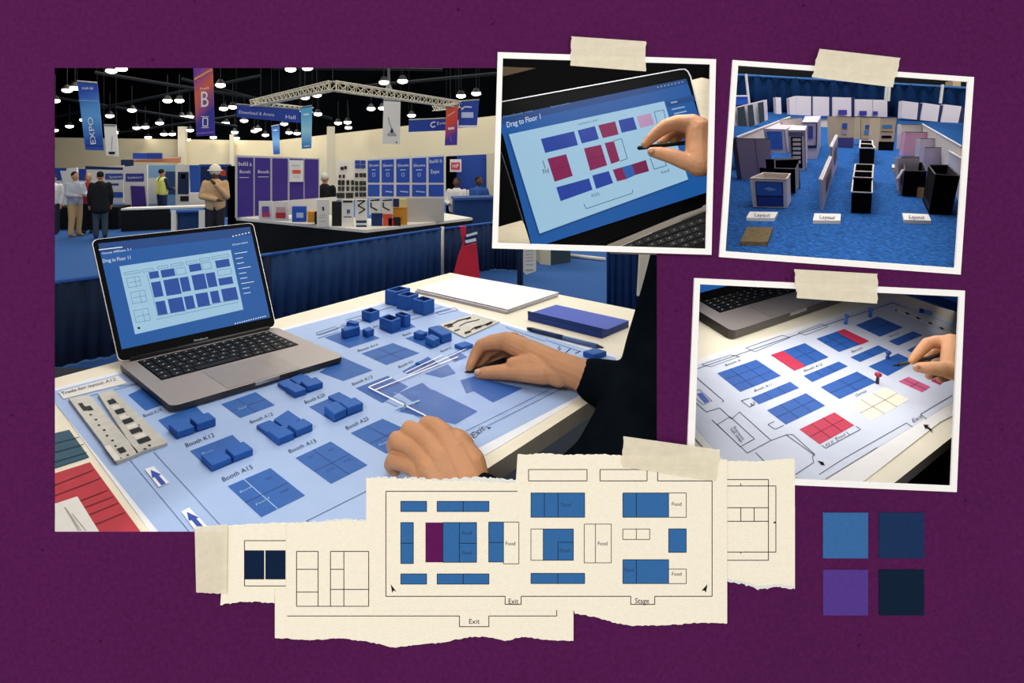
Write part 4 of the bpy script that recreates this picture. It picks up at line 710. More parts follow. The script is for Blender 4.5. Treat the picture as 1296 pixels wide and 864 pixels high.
# ---- pipe and drape
def drape(pts, z1, m, name, label, amp=.03, n=60, z0=.02):
    """hanging pleated cloth along a plan line"""
    b = MB(); vs = []; tot = len(pts) - 1
    for i in range(n + 1):
        s = i / n * tot; k_ = min(int(s), tot - 1); s -= k_; p = Vector(pts[k_]).lerp(Vector(pts[k_ + 1]), s); q = (Vector(pts[k_ + 1]) - Vector(pts[k_])).normalized(); nn = Vector((-q.y, q.x)); o = amp * math.sin(i * 1.9) + amp * .6 * math.sin(i * .7)
        vs += [Vector((p.x + nn.x * o, p.y + nn.y * o, z0)), Vector((p.x + nn.x * o * .4, p.y + nn.y * o * .4, z1))]
    b.add(vs, [(2 * i, 2 * i + 2, 2 * i + 3, 2 * i + 1) for i in range(n)], m); r = root(name, (pts[0][0], pts[0][1], 0), label, 'drape')
    b.obj('cloth', parent=r, smooth=True, solid=.01)
    b = MB()
    for a, c in zip(pts, pts[1:]): b.tube((a[0], a[1], z1), (c[0], c[1], z1), .022, mat('#2a5aa6', rough=.7), n=8)
    b.obj('top_rail', parent=r, smooth=True); return r
DRP = mat('#173965', rough=.85, noise=.2, scale=5, bump=.2, bscale=90); DRPD = mat('#0f2039', rough=.9, noise=.25, scale=6, bump=.2, bscale=90)
zd = .93
drape([onz(343, 321.5, zd), onz(558, 289, zd)], zd, DRP, 'blue_drape', 'long blue drape fence behind the table, right of the laptop')
drape([onz(40, 361, zd), onz(343, 321.5, zd)], zd, DRPD, 'navy_drape', 'dark navy drape fence behind the laptop')
def post(u, v, z, label, r=.035, m=CWH, name='drape_post'):
    x, y = onz(u, v, z); r_ = root(name, (x, y, 0), label, 'post'); MB().tube((x, y, 0), (x, y, z), r, m, n=12).obj('pole', parent=r_, smooth=True); MB().prism([Vector((x + a * .15, y + b_ * .15, .0)) for a, b_ in ((-1, -1), (1, -1), (1, 1), (-1, 1))], Vector((0, 0, .012)), mat('#6d7076', metal=.5)).obj('base_plate', parent=r_)
post(560, 287, .95, 'white post between the blue drape fence and the red cloth')
drape([onz(563, 289, zd), onz(626, 281.5, zd), onz(668, 283, zd)], zd, mat('#142a4c', rough=.9, noise=.25, scale=6), 'navy_drape', 'dark navy drape right of the white post')
f2 = face(9.2)
rc = root('red_cloth', P(592, 352, 9.2), 'red cloth bag hanging over the drape right of the white post', 'bag'); MB().prism([P(u, v, 9.2) for u, v in ((582, 286.5), (590, 287), (588.5, 312), (603, 307), (607.5, 352), (573, 352), (580, 325), (586, 309))], Vector((0, .05, 0)), mat('#dd2a40', rough=.7, noise=.12, scale=8)).obj('cloth', parent=rc)
MB().prism([P(u, v, 9.15) for u, v in ((588.5, 298), (604, 293), (602, 307), (588.5, 310))], Vector((0, .02, 0)), NAVYC).obj('label', parent=rc); b = MB(); b.fline(face(9.15), (590, 298.5), (604, 294.5), 3, WT, .02); b.fline(face(9.15), (589, 306), (602.5, 303), 4, WT, .02); b.obj('print', parent=rc)
tg = root('hang_tag', P(669, 347, 7.5), 'white price tag strip hanging at the drape end', 'tag'); MB().prism([P(u, v, 7.5) for u, v in ((663, 305), (678.5, 305), (678.5, 343), (666, 347.5), (661.5, 343))], Vector((0, .01, 0)), CWH).obj('tag', parent=tg); b = MB(); [b.fline(face(7.5), (665.5, v), (675, v - .5), 1.2 if v < 341 else 2.2, GREYP, .01) for v in (318, 322, 326, 330, 335, 342)]; b.obj('print', parent=tg)
drape([onz(655, 300, 1.2), onz(662, 300, 1.2)], 1.2, mat('#122743', rough=.9), 'navy_drape', 'narrow dark drape end beside the hanging tag', n=8)
bx = root('two_tone_case', P(705, 334, 10.5), 'cream and dark green case standing on the blue carpet', 'case'); pz = [P(684, 333, 11), P(697, 334.5, 10.9), P(722, 333, 11.2)]
for a, c, m, nm in ((0, 1, mat('#d8cfae', rough=.6), 'light_side'), (1, 2, mat('#2d4048', rough=.7), 'dark_side')):
    p, q = pz[a], pz[c]; p.z = q.z = 0; MB().prism([p, q, q + Vector((0, 0, .7)), p + Vector((0, 0, .7))], Vector((0, .5, 0)), m).obj(nm, parent=bx)
rl = root('floor_rail', P(745, 323, 11.5), 'pale rail lying on the carpet behind the case', 'rail'); p, q = P(722, 328, 11.7), P(766, 331, 11.3); p.z = q.z = .04; MB().tube(p, q, .04, CWH, n=8).obj('rail', parent=rl, smooth=True)
drape([onz(768, 400, .02), onz(812, 408, .02)], 2.6, DRP, 'blue_drape', 'tall blue drape hanging at the right beside the jacket', n=16)
MB().prism([P(812, 300, 6.4), P(834, 300, 6.4), P(834, 350, 6.4), P(808, 375, 6.4)], Vector((0, .05, 0)), mat('#d9cfb4')).obj('cream_board', 'cream board leaning beside the tall blue drape', 'board')
# ---- right hand booth
rb = root('booth_backdrop', P(598, 285, 13), 'blue booth backdrop with a black curtain at the right of the hall', 'backdrop'); up(564.5, 198, 578, 283, 13.5, .05, BLACKW).obj('curtain', parent=rb); up(566, 197.5, 618, 240, 13.7, .05, mat('#274aa0', rough=.6), 195, 240).obj('blue_panel', parent=rb); up(616, 195, 632, 283, 13.6, .05, mat('#d9cfb2'), 192, 283).obj('side_panel', parent=rb)
sg = root('red_sign', P(578, 217, 13.4), 'small white sign with a red mark on the blue backdrop', 'sign'); f3 = face(13.4); MB().prism([P(u, v, 13.4) for u, v in R4(569.5, 201.5, 584, 217.5)], Vector((0, .02, 0)), mat('#e2dde0')).obj('board', parent=sg); b = MB(); b.frect(f3, 571, 205.5, 582, 214.5, mat('#c8304a'), L_); b.ftext(f3, 'HIP', (572.5, 212.5), (580.5, 212.3), (0, -5), WT, .03); b.obj('print', parent=sg)
nt = root('navy_table', P(605, 285, 12), 'navy skirted table in front of the people at the right booth', 'table'); MB().prism([P(u, v, 12) for u, v in ((575, 252), (626, 250.5), (626, 292), (575, 292))], Vector((0, .4, 0)), mat('#173a70', rough=.85, noise=.15, scale=5)).obj('skirt', parent=nt); MB().prism([P(u, v, 11.95) for u, v in ((574, 250.5), (627, 249), (627, 252), (574, 253.5))], Vector((0, .5, 0)), mat('#214a86')).obj('top', parent=nt)
# ---- left stands
dl = 16.6
counter([onz(66, 262, ZL), onz(150, 262, ZL), (onz(150, 262, ZL)[0], 16.6), (onz(66, 262, ZL)[0], 16.6)], 'black skirted counter at the left end behind the standing people', z=ZL, topm=SKIRT)
k0, k1 = onz(153, 264, ZL), onz(262, 260.5, ZL)
counter([k0, k1, (k1[0], k1[1] + .45), (k0[0], k0[1] + .45)], 'black skirted counter with white top left of the person in the hard hat', z=ZL)
def wallpanel(name, q, d, m, label, draw, cat='display panel'):
    r = root(name, P((q[2][0] + q[3][0]) / 2, q[2][1], d), label, cat); MB().prism([P(u, v, d) for u, v in q], Vector((0, .08, 0)), m).obj('panel', parent=r)
    if draw: b = MB(); draw(b, face(d)); b.obj('print', parent=r)
DB = mat('#24459a', rough=.6); PBL = mat('#8fb8d8', rough=.6)
wallpanel('display_panel', [(66, 214), (97, 212), (98, 262), (66, 262)], 18.4, CWH, 'white panel at the far left behind the first person', lambda b, p: [b.frect(p, 66, 212.5, 84, 228, DB, .03), b.fpoly(p, [(76, 216), (92, 216), (98, 250), (84, 250)], CWH, .05)])
wallpanel('display_panel', [(99, 213), (156, 209), (156, 257), (99, 257)], 18, CWH, 'white panel with blue strips behind the black jacketed person', lambda b, p: [b.frect(p, 99.5, 213.5, 109, 228, DB, .03), b.fpoly(p, [(108, 210), (156, 212), (156, 215), (108, 214)], NAVYC, .03), b.frect(p, 133, 219.5, 155.5, 227, mat('#39509c'), .03), b.frect(p, 136, 232, 150, 234.5, DB, .03), b.frect(p, 138, 243, 155.5, 250, mat('#3156a8'), .03), b.ftext(p, 'Systems', (138, 225.3), (154, 224.8), (0, -3), WT, .05)])
wallpanel('display_panel', [(155.5, 211), (186, 208), (186.5, 264), (158, 262)], 17, CWH, 'white panel with a violet lower block at the left counter', lambda b, p: [b.frect(p, 159, 219.5, 182, 229.5, mat('#3d3f98'), .03), b.fpoly(p, [(165, 235), (183, 235.5), (185.5, 262.5), (167, 262)], VIO, .03), b.ftext(p, 'Exhibitors', (161.5, 226.3), (180, 225.3), (0, -2.8), WT, .05)])
wallpanel('display_panel', [(184, 209), (222, 208.5), (222, 262), (184, 262)], 18.2, PBL, 'pale blue picture panel behind the yellow vest', lambda b, p: [b.frect(p, 209, 217, 223, 246, mat('#2c4a7c'), .03), b.frect(p, 186, 225, 200, 258, CWH, .03)])
wallpanel('display_panel', [(222, 208), (240, 208), (240, 262), (222, 262)], 17.6, CWH, 'white framed dark screen panel right of the yellow vest', lambda b, p: [b.frect(p, 225, 217.5, 238.5, 245.5, mat('#1b2c4e'), .03), b.frect(p, 229, 220.5, 234.5, 226, mat('#8fa8d0'), .03), b.frect(p, 228, 248, 243, 254.5, BLK, .03)])
wallpanel('display_panel', [(239.5, 209), (252.5, 209), (252.5, 243), (241, 243)], 17.2, mat('#2b56ac', rough=.6), 'plain bright blue panel left of the hard hat', None)
wallpanel('display_panel', [(252, 208), (292, 208), (292, 275), (252, 275)], 17.9, mat('#172b52', rough=.7), 'navy panel with a red square behind the hard hat', lambda b, p: [b.frect(p, 279, 215, 286, 222.5, mat('#c2442a'), .03), b.frect(p, 254, 208, 292, 211, DB, .03)])
wallpanel('display_panel', [(288, 210), (300, 210), (300, 285), (288, 285)], 14, BLACKW, 'black panel left of the violet wall', None)
wallpanel('white_ledge', [(239, 244), (262, 244), (262, 263), (239, 263)], 16.9, CWH, 'low white ledge panel left of the person in the hard hat', None)
wallpanel('roof_sign', [(168, 193.5), (204.5, 194), (204.5, 201), (168, 201)], 20, mat('#3350a8'), 'blue strip sign above the left stands', lambda b, p: b.frect(p, 186, 193.5, 204.5, 201, mat('#27418f'), .03), 'sign')
wallpanel('roof_sign', [(168, 201.5), (228, 198), (228, 206), (168, 205)], 20.2, mat('#d98a5c'), 'orange strip sign above the left stands', lambda b, p: b.fline(p, (168, 202), (228, 199), .8, CWH, .03), 'sign')
wallpanel('roof_sign', [(153, 202), (168, 202), (168, 210.5), (153, 210.5)], 19.5, mat('#182a4c'), 'small navy sign left of the orange strip', None, 'sign')
rk = root('drape_gate', P(237, 297, 13.5), 'blue draped barrier between two white posts at the left counter', 'barrier')
MB().prism([P(u, v, 13.5) for u, v in ((220, 267), (255, 267), (255, 300), (220, 300))], Vector((0, .05, 0)), DRP).obj('cloth', parent=rk)
for x in (219.5, 254.5): MB().prism([P(u, v, 13.4) for u, v in R4(x - 3, 266, x + 3, 306)], Vector((0, .1, 0)), CWH).obj('post', parent=rk)
MB().tube(P(216, 267, 13.45), P(258, 266, 13.45), .05, mat('#4c78b8'), n=8).obj('rail', parent=rk)
# ---- people in the hall
SKD = mat('#5c3d2c', rough=.55, noise=.05); SKM = mat('#b98460', rough=.55, noise=.05); HAIRD = mat('#15120f', rough=.8, noise=.3, scale=60)
def person(u, d, H, yaw, label, top, leg, hair=HAIRD, skn=SKD, arms='down', hat=None, shoe=BLK, coat=0, vest=None, legs=True, name='person', x=None):
    """standing figure: pixel column, depth, height, yaw; sleeves and trousers are clothing over one body"""
    o = Vector(((u - PX) * d / F, d, 0)); cy, sy = math.cos(yaw), math.sin(yaw); s = H / 1.75
    def q(a, b_, c): return o + Vector(((a * cy - b_ * sy) * s, (a * sy + b_ * cy) * s, c * s))   # a right, b front(-y at yaw 0 is -1), c up
    r_ = root(name, o, label, 'person')
    Rr = lambda ch: [(q(*p[:3]), p[3] * s) for p in ch]
    armp = {'down': [((.20, 0, 1.42, .055), (.26, .02, 1.14, .045), (.25, -.06, .90, .035)), ((-.20, 0, 1.42, .055), (-.26, .02, 1.14, .045), (-.25, -.06, .90, .035))],
            'fold': [((.20, 0, 1.42, .055), (.27, -.04, 1.15, .047), (.02, -.24, 1.18, .036)), ((-.20, 0, 1.42, .055), (-.27, -.04, 1.15, .047), (-.04, -.22, 1.08, .036))],
            'chin': [((.20, 0, 1.42, .055), (.25, -.08, 1.14, .047), (.05, -.24, 1.40, .034)), ((-.20, 0, 1.42, .055), (-.27, -.05, 1.15, .047), (.06, -.24, 1.10, .036))],
            'front': [((.20, 0, 1.42, .055), (.26, -.06, 1.15, .047), (.14, -.30, 1.12, .036)), ((-.20, 0, 1.42, .055), (-.26, -.06, 1.15, .047), (-.14, -.30, 1.12, .036))]}[arms]
    hands = []
    for a in armp:
        e, w_ = Vector(a[1][:3]), Vector(a[2][:3]); dd = (w_ - e).normalized(); p = w_ + dd * .08
        hands.append((a[2][:3] + (.03,), tuple(p) + (.036,), tuple(p + dd * .05) + (.022,)))
        for k in range(4): off = Vector((.016 * (k - 1.5), .008, .0)); hands.append((tuple(p + off) + (.013,), tuple(p + off + dd * (.075 + .012 * (k in (1, 2)))) + (.009,)))
        hands.append((tuple(w_ + dd * .03) + (.014,), tuple(w_ + dd * .075 + Vector((.035, -.02, 0))) + (.011,)))
    legch = [((.09, 0, .92, .09), (.10, -.02, .50, .06), (.10, .02, .09, .045), (.10, -.03, .05, .045), (.10, -.14, .035, .035)), ((-.09, 0, .92, .09), (-.10, -.02, .50, .06), (-.11, .02, .09, .045), (-.11, -.03, .05, .045), (-.11, -.14, .035, .035))]
    body = list(armp) + hands + [((0, 0, .95, .13), (0, 0, 1.2, .125), (0, .01, 1.36, .13), (0, 0, 1.46, .07), (0, -.01, 1.54, .055)), ((.13, 0, 1.36, .09), (-.13, 0, 1.36, .09))] + legch
    body += [((0, -.105, 1.64, .018), (0, -.125, 1.615, .016)), ((0, -.085, 1.575, .03), (0, -.095, 1.572, .018)), ((.085, 0, 1.635, .02), (.088, .01, 1.61, .015)), ((-.085, 0, 1.635, .02), (-.088, .01, 1.61, .015)), ((.03, -.09, 1.655, .014), (.032, -.093, 1.655, .012)), ((-.03, -.09, 1.655, .014), (-.032, -.093, 1.655, .012))]
    ax = (Vector((cy, sy, 0)), Vector((-sy, cy, 0)), Vector((0, 0, 1)))
    skin(flesh([Rr(c) for c in body], .011 * s, 3, [(q(0, -.01, 1.645), .115 * s, (.72, .88, 1.0), ax)]), skn).obj('body', parent=r_, smooth=True)
    ls = 0 if coat else .02
    tch = [tuple(p[:3] + (p[3] + .015,) for p in a) for a in armp] + [((0, 0, 1.38, .15), (0, -.01, 1.15, .15), (0, 0, 1.0, .145))] + [((.16, 0, 1.38, .09), (-.16, 0, 1.38, .09)), ((.07, 0, 1.3, .14), (.07, 0, .94 - coat, .16 if coat else .135)), ((-.07, 0, 1.3, .14), (-.07, 0, .94 - coat, .16 if coat else .135)), ((0, 0, 1.45, .085), (0, 0, 1.3, .13))]
    skin(flesh([Rr(c) for c in tch], .016 * s, 4), top).obj('coat' if coat else 'shirt', parent=r_, smooth=True)
    lch = [tuple(p[:3] + (p[3] + .025,) for p in c[:3]) for c in legch]
    skin(flesh([Rr(c) for c in lch] + [Rr(((.05, .01, .93, .128), (-.05, .01, .93, .128)))], .016 * s, 4), leg).obj('trousers', parent=r_, smooth=True)
    for c in legch: skin(flesh([Rr([c[3][:3] + (.055,), c[4][:3] + (.045,)])], .01 * s, 2), shoe).obj('shoe', parent=r_, smooth=True)
    if hat:
        b = MB(); b.ball(q(0, -.01, 1.70), .145 * s, hat, (.86, 1, .85), 16, ax); b.tube(q(0, -.02, 1.685), q(0, -.02, 1.70), .165 * s, hat, .15 * s, n=18); b.obj('hard_hat', label='white hard hat', parent=r_, smooth=True)
    else:
        b = MB(); b.ball(q(0, .022, 1.69), .108 * s, hair, (.82, .95, .86), 14, ax); b.obj('hair', parent=r_, smooth=True)
    if vest: b = MB(); skin(flesh([Rr(((.07, 0, 1.36, .16), (.07, 0, 1.0, .155))), Rr(((-.07, 0, 1.36, .16), (-.07, 0, 1.0, .155)))], .016, 3), vest).obj('vest', parent=r_, smooth=True)
TAN = mat('#c9a67a', rough=.8, noise=.08, scale=12); GRS = mat('#aab0ba', rough=.8, noise=.06); KHA = mat('#b79a70', rough=.8); BLJ = mat('#101216', rough=.85, noise=.2, scale=10); JEAN = mat('#33424f', rough=.8); HV = mat('#dfe07a', rough=.6); REDC = mat('#b4243c', rough=.7)
person(272.5, 12.4, 1.95, .15, 'person in a white hard hat and tan shirt, hand at the chin, beyond the laptop', TAN, mat('#20242c'), skn=SKD, arms='chin', hat=mat('#e4ddca', rough=.4))
person(95, 14.6, 1.74, 1.1, 'person in grey top and khaki trousers at the left, seen from the side', GRS, KHA, skn=SKM, arms='front', shoe=mat('#8a6a48'))
person(127, 14.3, 1.76, .5 + math.pi, 'person in a long black coat standing with back turned at the left', BLJ, JEAN, skn=SKM, coat=.16)
person(112, 15.2, 1.66, .3, 'person in a red jacket half hidden behind the black coated one', REDC, BLJ, skn=SKM, arms='down', hair=mat('#b58a52'))
person(67, 15, 1.66, .2, 'person in a white top cut off at the left edge of the picture', mat('#d9dad8'), mat('#22303a'), skn=SKM)
person(205, 17.3, 1.72, 2.6, 'person in a yellow high visibility vest behind the left counter', mat('#1d2c46'), mat('#20304c'), skn=SKM, vest=HV, arms='front')
person(411, 12.9, 1.78, 2.9, 'person in a black hooded top between the violet wall and the pegboard', BLJ, BLJ, skn=SKM, hair=mat('#dcd8d0'), arms='front', coat=.1)
person(578, 13.0, 1.66, -.3, 'person in a white shirt at the right booth below the red sign', mat('#dcd9d6'), BLJ, skn=SKD, arms='front')
person(606, 12.95, 1.70, .4, 'person in a blue shirt at the right booth', mat('#2b56a0', rough=.8), mat('#1b2a44'), skn=SKD, arms='front')
person(635, 12.6, 1.8, .9, 'person in a dark top at the right booth beside the laptop picture', mat('#25343c'), mat('#20304a'), skn=SKM, arms='front', hair=mat('#5c3a22'))
# ================================================================== the three small pictures: model scenes set behind their openings
DARKB = mat('#0a0c0f', rough=.9, noise=.3, scale=6)
class View:
    """flat ground of a model scene: depth c/(v - horizon), horizon tilted by s"""
    def __init__(s, c, h, u0, sl):
        s.f = lambda u, v: P(u, v, c / (v - h - sl * (u - u0)))
    def plane(s, a, b_, d): return Plane.three(s.f(*a), s.f(*b_), s.f(*d))
def backing(name, q, d, kind='structure'): return MB().prism([P(u, v, d) for u, v in q], Vector((0, .01, 0)), DARKB).obj(name, kind=kind)
# ---------------------------------------------------------------- picture with the carpet and booth models
V2 = View(106, 110, 1090, .04); G2 = V2.plane((920, 318), (1208, 339), (1090, 160)); g2 = G2.at
CARP2 = mat('#275a9c', rough=.95, noise=.6, scale=260, bump=.4, bscale=500, detail=2, spec=.05)
MB().prism([g2(u, v) for u, v in ((904, 325), (1226, 344), (1275, 149), (880, 137))], G2.n * -.004, CARP2).obj('floor_carpet', kind='structure')
YB = g2(1090, 147).y
WP = mat('#e4dade', rough=.6, noise=.02); LIL = mat('#b9aec4', rough=.6, noise=.03); LIL2 = mat('#cfc6d2', rough=.6); CRP = mat('#e9dfd0', rough=.6, noise=.02); BEI = mat('#d8c4a2', rough=.6, noise=.03); BKP = mat('#0a0d0f', rough=.8, noise=.15, spec=.05); RIMW = mat('#dcd8d2', rough=.5); GR1 = mat('#2f63b8', rough=.5, noise=.2, scale=60); GR2 = mat('#223f96', rough=.5, noise=.1, scale=40); NV2 = mat('#1c2858', rough=.6); PNK = mat('#d7a4bd', rough=.6); PUR = mat('#44389a', rough=.5); OUTL = mat('#4a4452', rough=.6)
dr = root('drape_backdrop', g2(1090, 147), 'long navy drape closing the back of the booth model scene', 'drape')
n = 90; vs = []
for i in range(n + 1):
    u = 880 + i * 4.4; yy = YB + .05 + .02 * math.sin(i * 1.7) + .012 * math.sin(i * .6); base = 150 + (u - 1090) * .05; top = 94.5 + (u - 933) * .056
    vs += [P(u, base, yy), P(u, top, yy)]
b = MB(); b.add(vs, [(2 * i, 2 * i + 2, 2 * i + 3, 2 * i + 1) for i in range(n)], mat('#112c54', rough=.9, noise=.2, scale=4, spec=.05)); b.obj('cloth', parent=dr, smooth=True, solid=.006)
b = MB(); b.tube(P(880, 91.5, YB + .03), P(1276, 114, YB + .03), .006, mat('#4a7fc0', rough=.6), n=8); b.obj('rail', parent=dr)
backing('wall_model_back', [(860, 30), (1300, 50), (1300, 170), (860, 150)], YB + .12)
for a, c, lb in (((944, 93.5), (948, 131), 'pale post at the left of the booth model drape'), ((1122, 108), (1120.5, 127), 'left one of two close pale posts at the middle of the model drape'), ((1125.6, 110), (1124.3, 128), 'right one of two close pale posts at the middle of the model drape'), ((1193, 107), (1190, 131), 'pale post at the right of the booth model drape')):
    r = root('model_post', P(*c, YB), lb, 'post'); MB().tube(P(*a, YB), P(*c, YB), .0065, RIMW, n=8).obj('pole', parent=r)
def plate(pts, y, th, m): return MB().prism([P(u, v, y) for u, v in pts], Vector((0, th, 0)), m)
def gp(y): return Plane((0, y, 0), (0, -1, 0))
def kit(name, q, m, label, cat='booth model', draw=None, back=None, open_top=None, group='booth models on the blue carpet', th=None, yy=None, rim=None):
    """model booth: front face in pixels (top left, top right, bottom right, bottom left), back edge of the top, decoration"""
    y = yy or g2((q[2][0] + q[3][0]) / 2, (q[2][1] + q[3][1]) / 2).y
    f = [P(u, v, y) for u, v in q]; r = root(name, (f[2] + f[3]) / 2, label, cat, group)
    if back is None:
        MB().prism(f, Vector((0, th or .01, 0)), m).obj('panel', parent=r)
        if rim: b = MB(); [b.tube(f[i], f[(i + 1) % 4], .0012 * y, rim, n=6) for i in range(4)]; b.obj('frame', parent=r)
    else:
        up_ = G2.n; hs = [(f[0] - f[3]), (f[1] - f[2])]; bk = []
        for k, (u, v) in enumerate(back):
            d0_ = ray(u, v); hh = (f[k] - G2.p).dot(up_); t_ = (G2.p + up_ * hh - EYE).dot(up_) / d0_.dot(up_); bk.append(EYE + d0_ * t_)
        bb = [bk[0] - hs[0], bk[1] - hs[1]]
        if open_top is None: MB().hexa([f[3], f[2], bb[1], bb[0], f[0], f[1], bk[1], bk[0]], m).obj('body', parent=r)
        else:
            c = (f[0] + f[1] + bk[0] + bk[1]) / 4; ins = [c + (p - c) * .93 for p in (f[0], f[1], bk[1], bk[0])]; low = [p - (hs[0] + hs[1]) / 2 * .92 for p in ins]; b = MB(); top = [f[0], f[1], bk[1], bk[0]]; bot = [f[3], f[2], bb[1], bb[0]]
            b.add(bot + top + ins, [(3, 2, 1, 0)] + [(i, (i + 1) % 4, 4 + (i + 1) % 4, 4 + i) for i in range(4)] + [(4 + i, 4 + (i + 1) % 4, 8 + (i + 1) % 4, 8 + i) for i in range(4)], m); b.obj('body', parent=r)
            b = MB(); b.add(ins + low, [(i, (i + 1) % 4, 4 + (i + 1) % 4, 4 + i) for i in range(4)] + [(4, 5, 6, 7)], open_top); b.obj('inside', parent=r)
            if rim: b = MB(); [b.tube(top[i], top[(i + 1) % 4], .0013 * y, rim, n=6) for i in range(4)]; b.obj('rim', label='pale rim round the open top', parent=r)
        if rim and open_top is None: b = MB(); t4 = [f[0], f[1], bk[1], bk[0]]; [b.tube(t4[i], t4[(i + 1) % 4], .001 * y, rim, n=6) for i in range(4)]; b.obj('edging', parent=r)
    if draw: b = MB(); draw(b, gp(y)); b.obj('graphic', parent=r)
    return r
Q = lambda a, b_, c, d, e, f_, g_, h: [(a, b_), (c, d), (e, f_), (g_, h)]
l2 = .0015
# back rows
for i, (q, lb) in enumerate(((Q(999, 124, 1007.7, 121.3, 1007.7, 146.5, 1000, 148), 'narrow white end panel of the model wall by the back drape'), (Q(1008, 121.3, 1026.5, 122, 1026.5, 146.5, 1008, 146.5), 'first white panel of the back model wall from the left'), (Q(1029.3, 122, 1049.3, 122.7, 1049.3, 146.5, 1029.3, 146.5), 'second white panel of the back model wall from the left'), (Q(1054, 122.8, 1077.4, 123.5, 1077.4, 147.2, 1054, 147), 'third white panel of the back model wall, with a violet screen'), (Q(1082.4, 125.5, 1104, 126, 1104, 147.5, 1082.4, 147.2), 'fourth white panel of the back model wall, with a violet screen'), (Q(1105, 126, 1123, 126.6, 1123, 148, 1105, 147.6), 'fifth white panel of the back model wall, with a small dark screen'))):
    sc_ = {3: (1061, 139, 1072, 145), 4: (1087.5, 140.3, 1097, 146), 5: (1104.5, 140.8, 1111, 145.6)}.get(i)
    kit('back_panel', q, WP, lb, 'panel', (lambda b, p, s=sc_: b.frect(p, *s, PUR, .01)) if sc_ else None, th=.02, yy=YB - .12, group='white panels along the back drape')
for x0, x1 in ((1026.5, 1029.3), (1049.3, 1054), (1077.4, 1082.4)): kit('dark_strip', Q(x0, 122.5, x1, 122.7, x1, 146.8, x0, 146.6), NV2, {1026.5: 'navy strip between the first and second white back panels', 1049.3: 'navy strip between the second and third white back panels', 1077.4: 'navy strip between the third and fourth white back panels'}[x0], 'panel', th=.02, yy=YB - .115, group='navy strips along the back drape')
for q, lb in ((Q(1142.3, 127.5, 1162.5, 130, 1160.3, 151.5, 1141, 149.5), 'white panel left of the three at the right back'), (Q(1169, 130, 1189.5, 133, 1186.5, 154, 1165.5, 152), 'white panel in the middle of the three at the right back'), (Q(1195.5, 132, 1217, 134.5, 1212.5, 156.5, 1191, 155), 'white panel right of the three at the right back')): kit('back_panel', q, WP, lb, 'panel', th=.02, yy=YB - .25, group='white panels along the back drape')
for q, lb in ((Q(1162.5, 130.5, 1169, 131, 1165.5, 152, 1160.3, 151.5), 'navy strip between the first two right back panels'), (Q(1189.5, 133, 1195.5, 133.5, 1191, 155, 1186.5, 154), 'navy strip between the last two right back panels'), (Q(1217, 135, 1224, 137, 1220, 157, 1212.5, 156.5), 'navy strip at the right end of the right back panels')): kit('dark_strip', q, NV2, lb, 'panel', th=.02, yy=YB - .245, group='navy strips along the back drape')
kit('back_panel', Q(981.7, 123, 988.3, 123.3, 989.3, 146.5, 983, 146.5), WP, 'single narrow white panel standing alone at the left back', 'panel', th=.02, yy=YB - .1, group='white panels along the back drape')
ys = g2(950, 160).y
kit('striped_wall', Q(928, 136.3, 970.6, 126, 972, 151.5, 925, 171), WP, 'slanting white wall with dark green bars at the left back', 'wall', lambda b, p: [b.fpoly(p, pts, mat('#39464a', rough=.7), .01) for pts in ([(933, 136.3), (942.2, 134.3), (946, 162.5), (936.3, 166.5)], [(946, 133.5), (952.7, 132), (955.5, 158), (948.3, 161.2)], [(959, 130.2), (966.3, 128.6), (967.7, 153.2), (961.2, 156)])], th=.015, yy=ys)
kit('counter_blue', Q(928, 121, 946, 121.5, 947, 131, 927, 134), mat('#2350b0'), 'blue topped stand behind the striped wall', 'stand', lambda b, p: b.fline(p, (928, 121.3), (948, 121.3), 1.8, RIMW, .01), th=.05, yy=YB - .15)
kit('tan_case', Q(1206, 102.5, 1216, 103.2, 1216, 109.5, 1206, 109), mat('#cdb48c'), 'tan case above the drape at the right back', 'case', th=.04, yy=YB + .06)
kit('white_plinth', Q(1039, 150.5, 1058.5, 151, 1058.5, 161, 1039, 161), CRP, 'low white plinth in the aisle behind the thin partition', 'plinth', lambda b, p: b.frect(p, 1039, 147, 1058.5, 150.5, mat('#2a5aa6'), .004), th=.03)
kit('white_plinth', Q(1082.5, 149, 1089, 149, 1089, 164, 1082.5, 164), CRP, 'narrow white plinth between the two beige booth models', 'plinth', lambda b, p: b.frect(p, 1082.5, 151.5, 1089, 155.5, NV2, .004), th=.03)
# left block
kit('long_partition', [(967.5, 160), (1000, 146.8), (1001, 162), (932, 190), (932, 174.4)], CRP, 'long cream partition running back behind the left booths', 'partition', th=.01, yy=g2(967, 190).y * 1.04) if False else None
lw = root('long_partition', g2(935, 200), 'long cream partition running back behind the left booths', 'partition', 'booth models on the blue carpet')
a, c = g2(938.5, 216), g2(1003, 170); ht = P(931.6, 174.4, a.y) - a; h2 = P(999.5, 148, c.y) - c; MB().prism([a, c, c + h2, a + ht], Vector((.006, .006, 0)), CRP).obj('panel', parent=lw); MB().tube(a + ht, c + h2, .0025, RIMW, n=6).obj('top_rail', parent=lw)
kit('lilac_cabinet', Q(931.6, 175, 974.2, 175.5, 978.5, 227.5, 939.2, 228), LIL, 'tall lilac two door cabinet model at the left', 'cabinet model', lambda b, p: [b.fline(p, (955, 175.5), (960.5, 228), .8, OUTL, l2), b.fline(p, (931.8, 175.3), (974, 175.8), 1, OUTL, l2)], th=.012)
kit('screen_booth', Q(967, 163.2, 993, 164, 996, 194, 974, 193), LIL2, 'lilac booth model with a big blue screen behind the cabinet', draw=lambda b, p: [b.fpoly(p, [(969.5, 166), (989.5, 166.3), (991, 189), (974.5, 188.5)], GR1, l2), b.fpath(p, [(967, 163.2), (993, 164), (996, 194)], .8, OUTL, l2)], back=[(990.5, 153.3), (1013, 155.5)], rim=None)
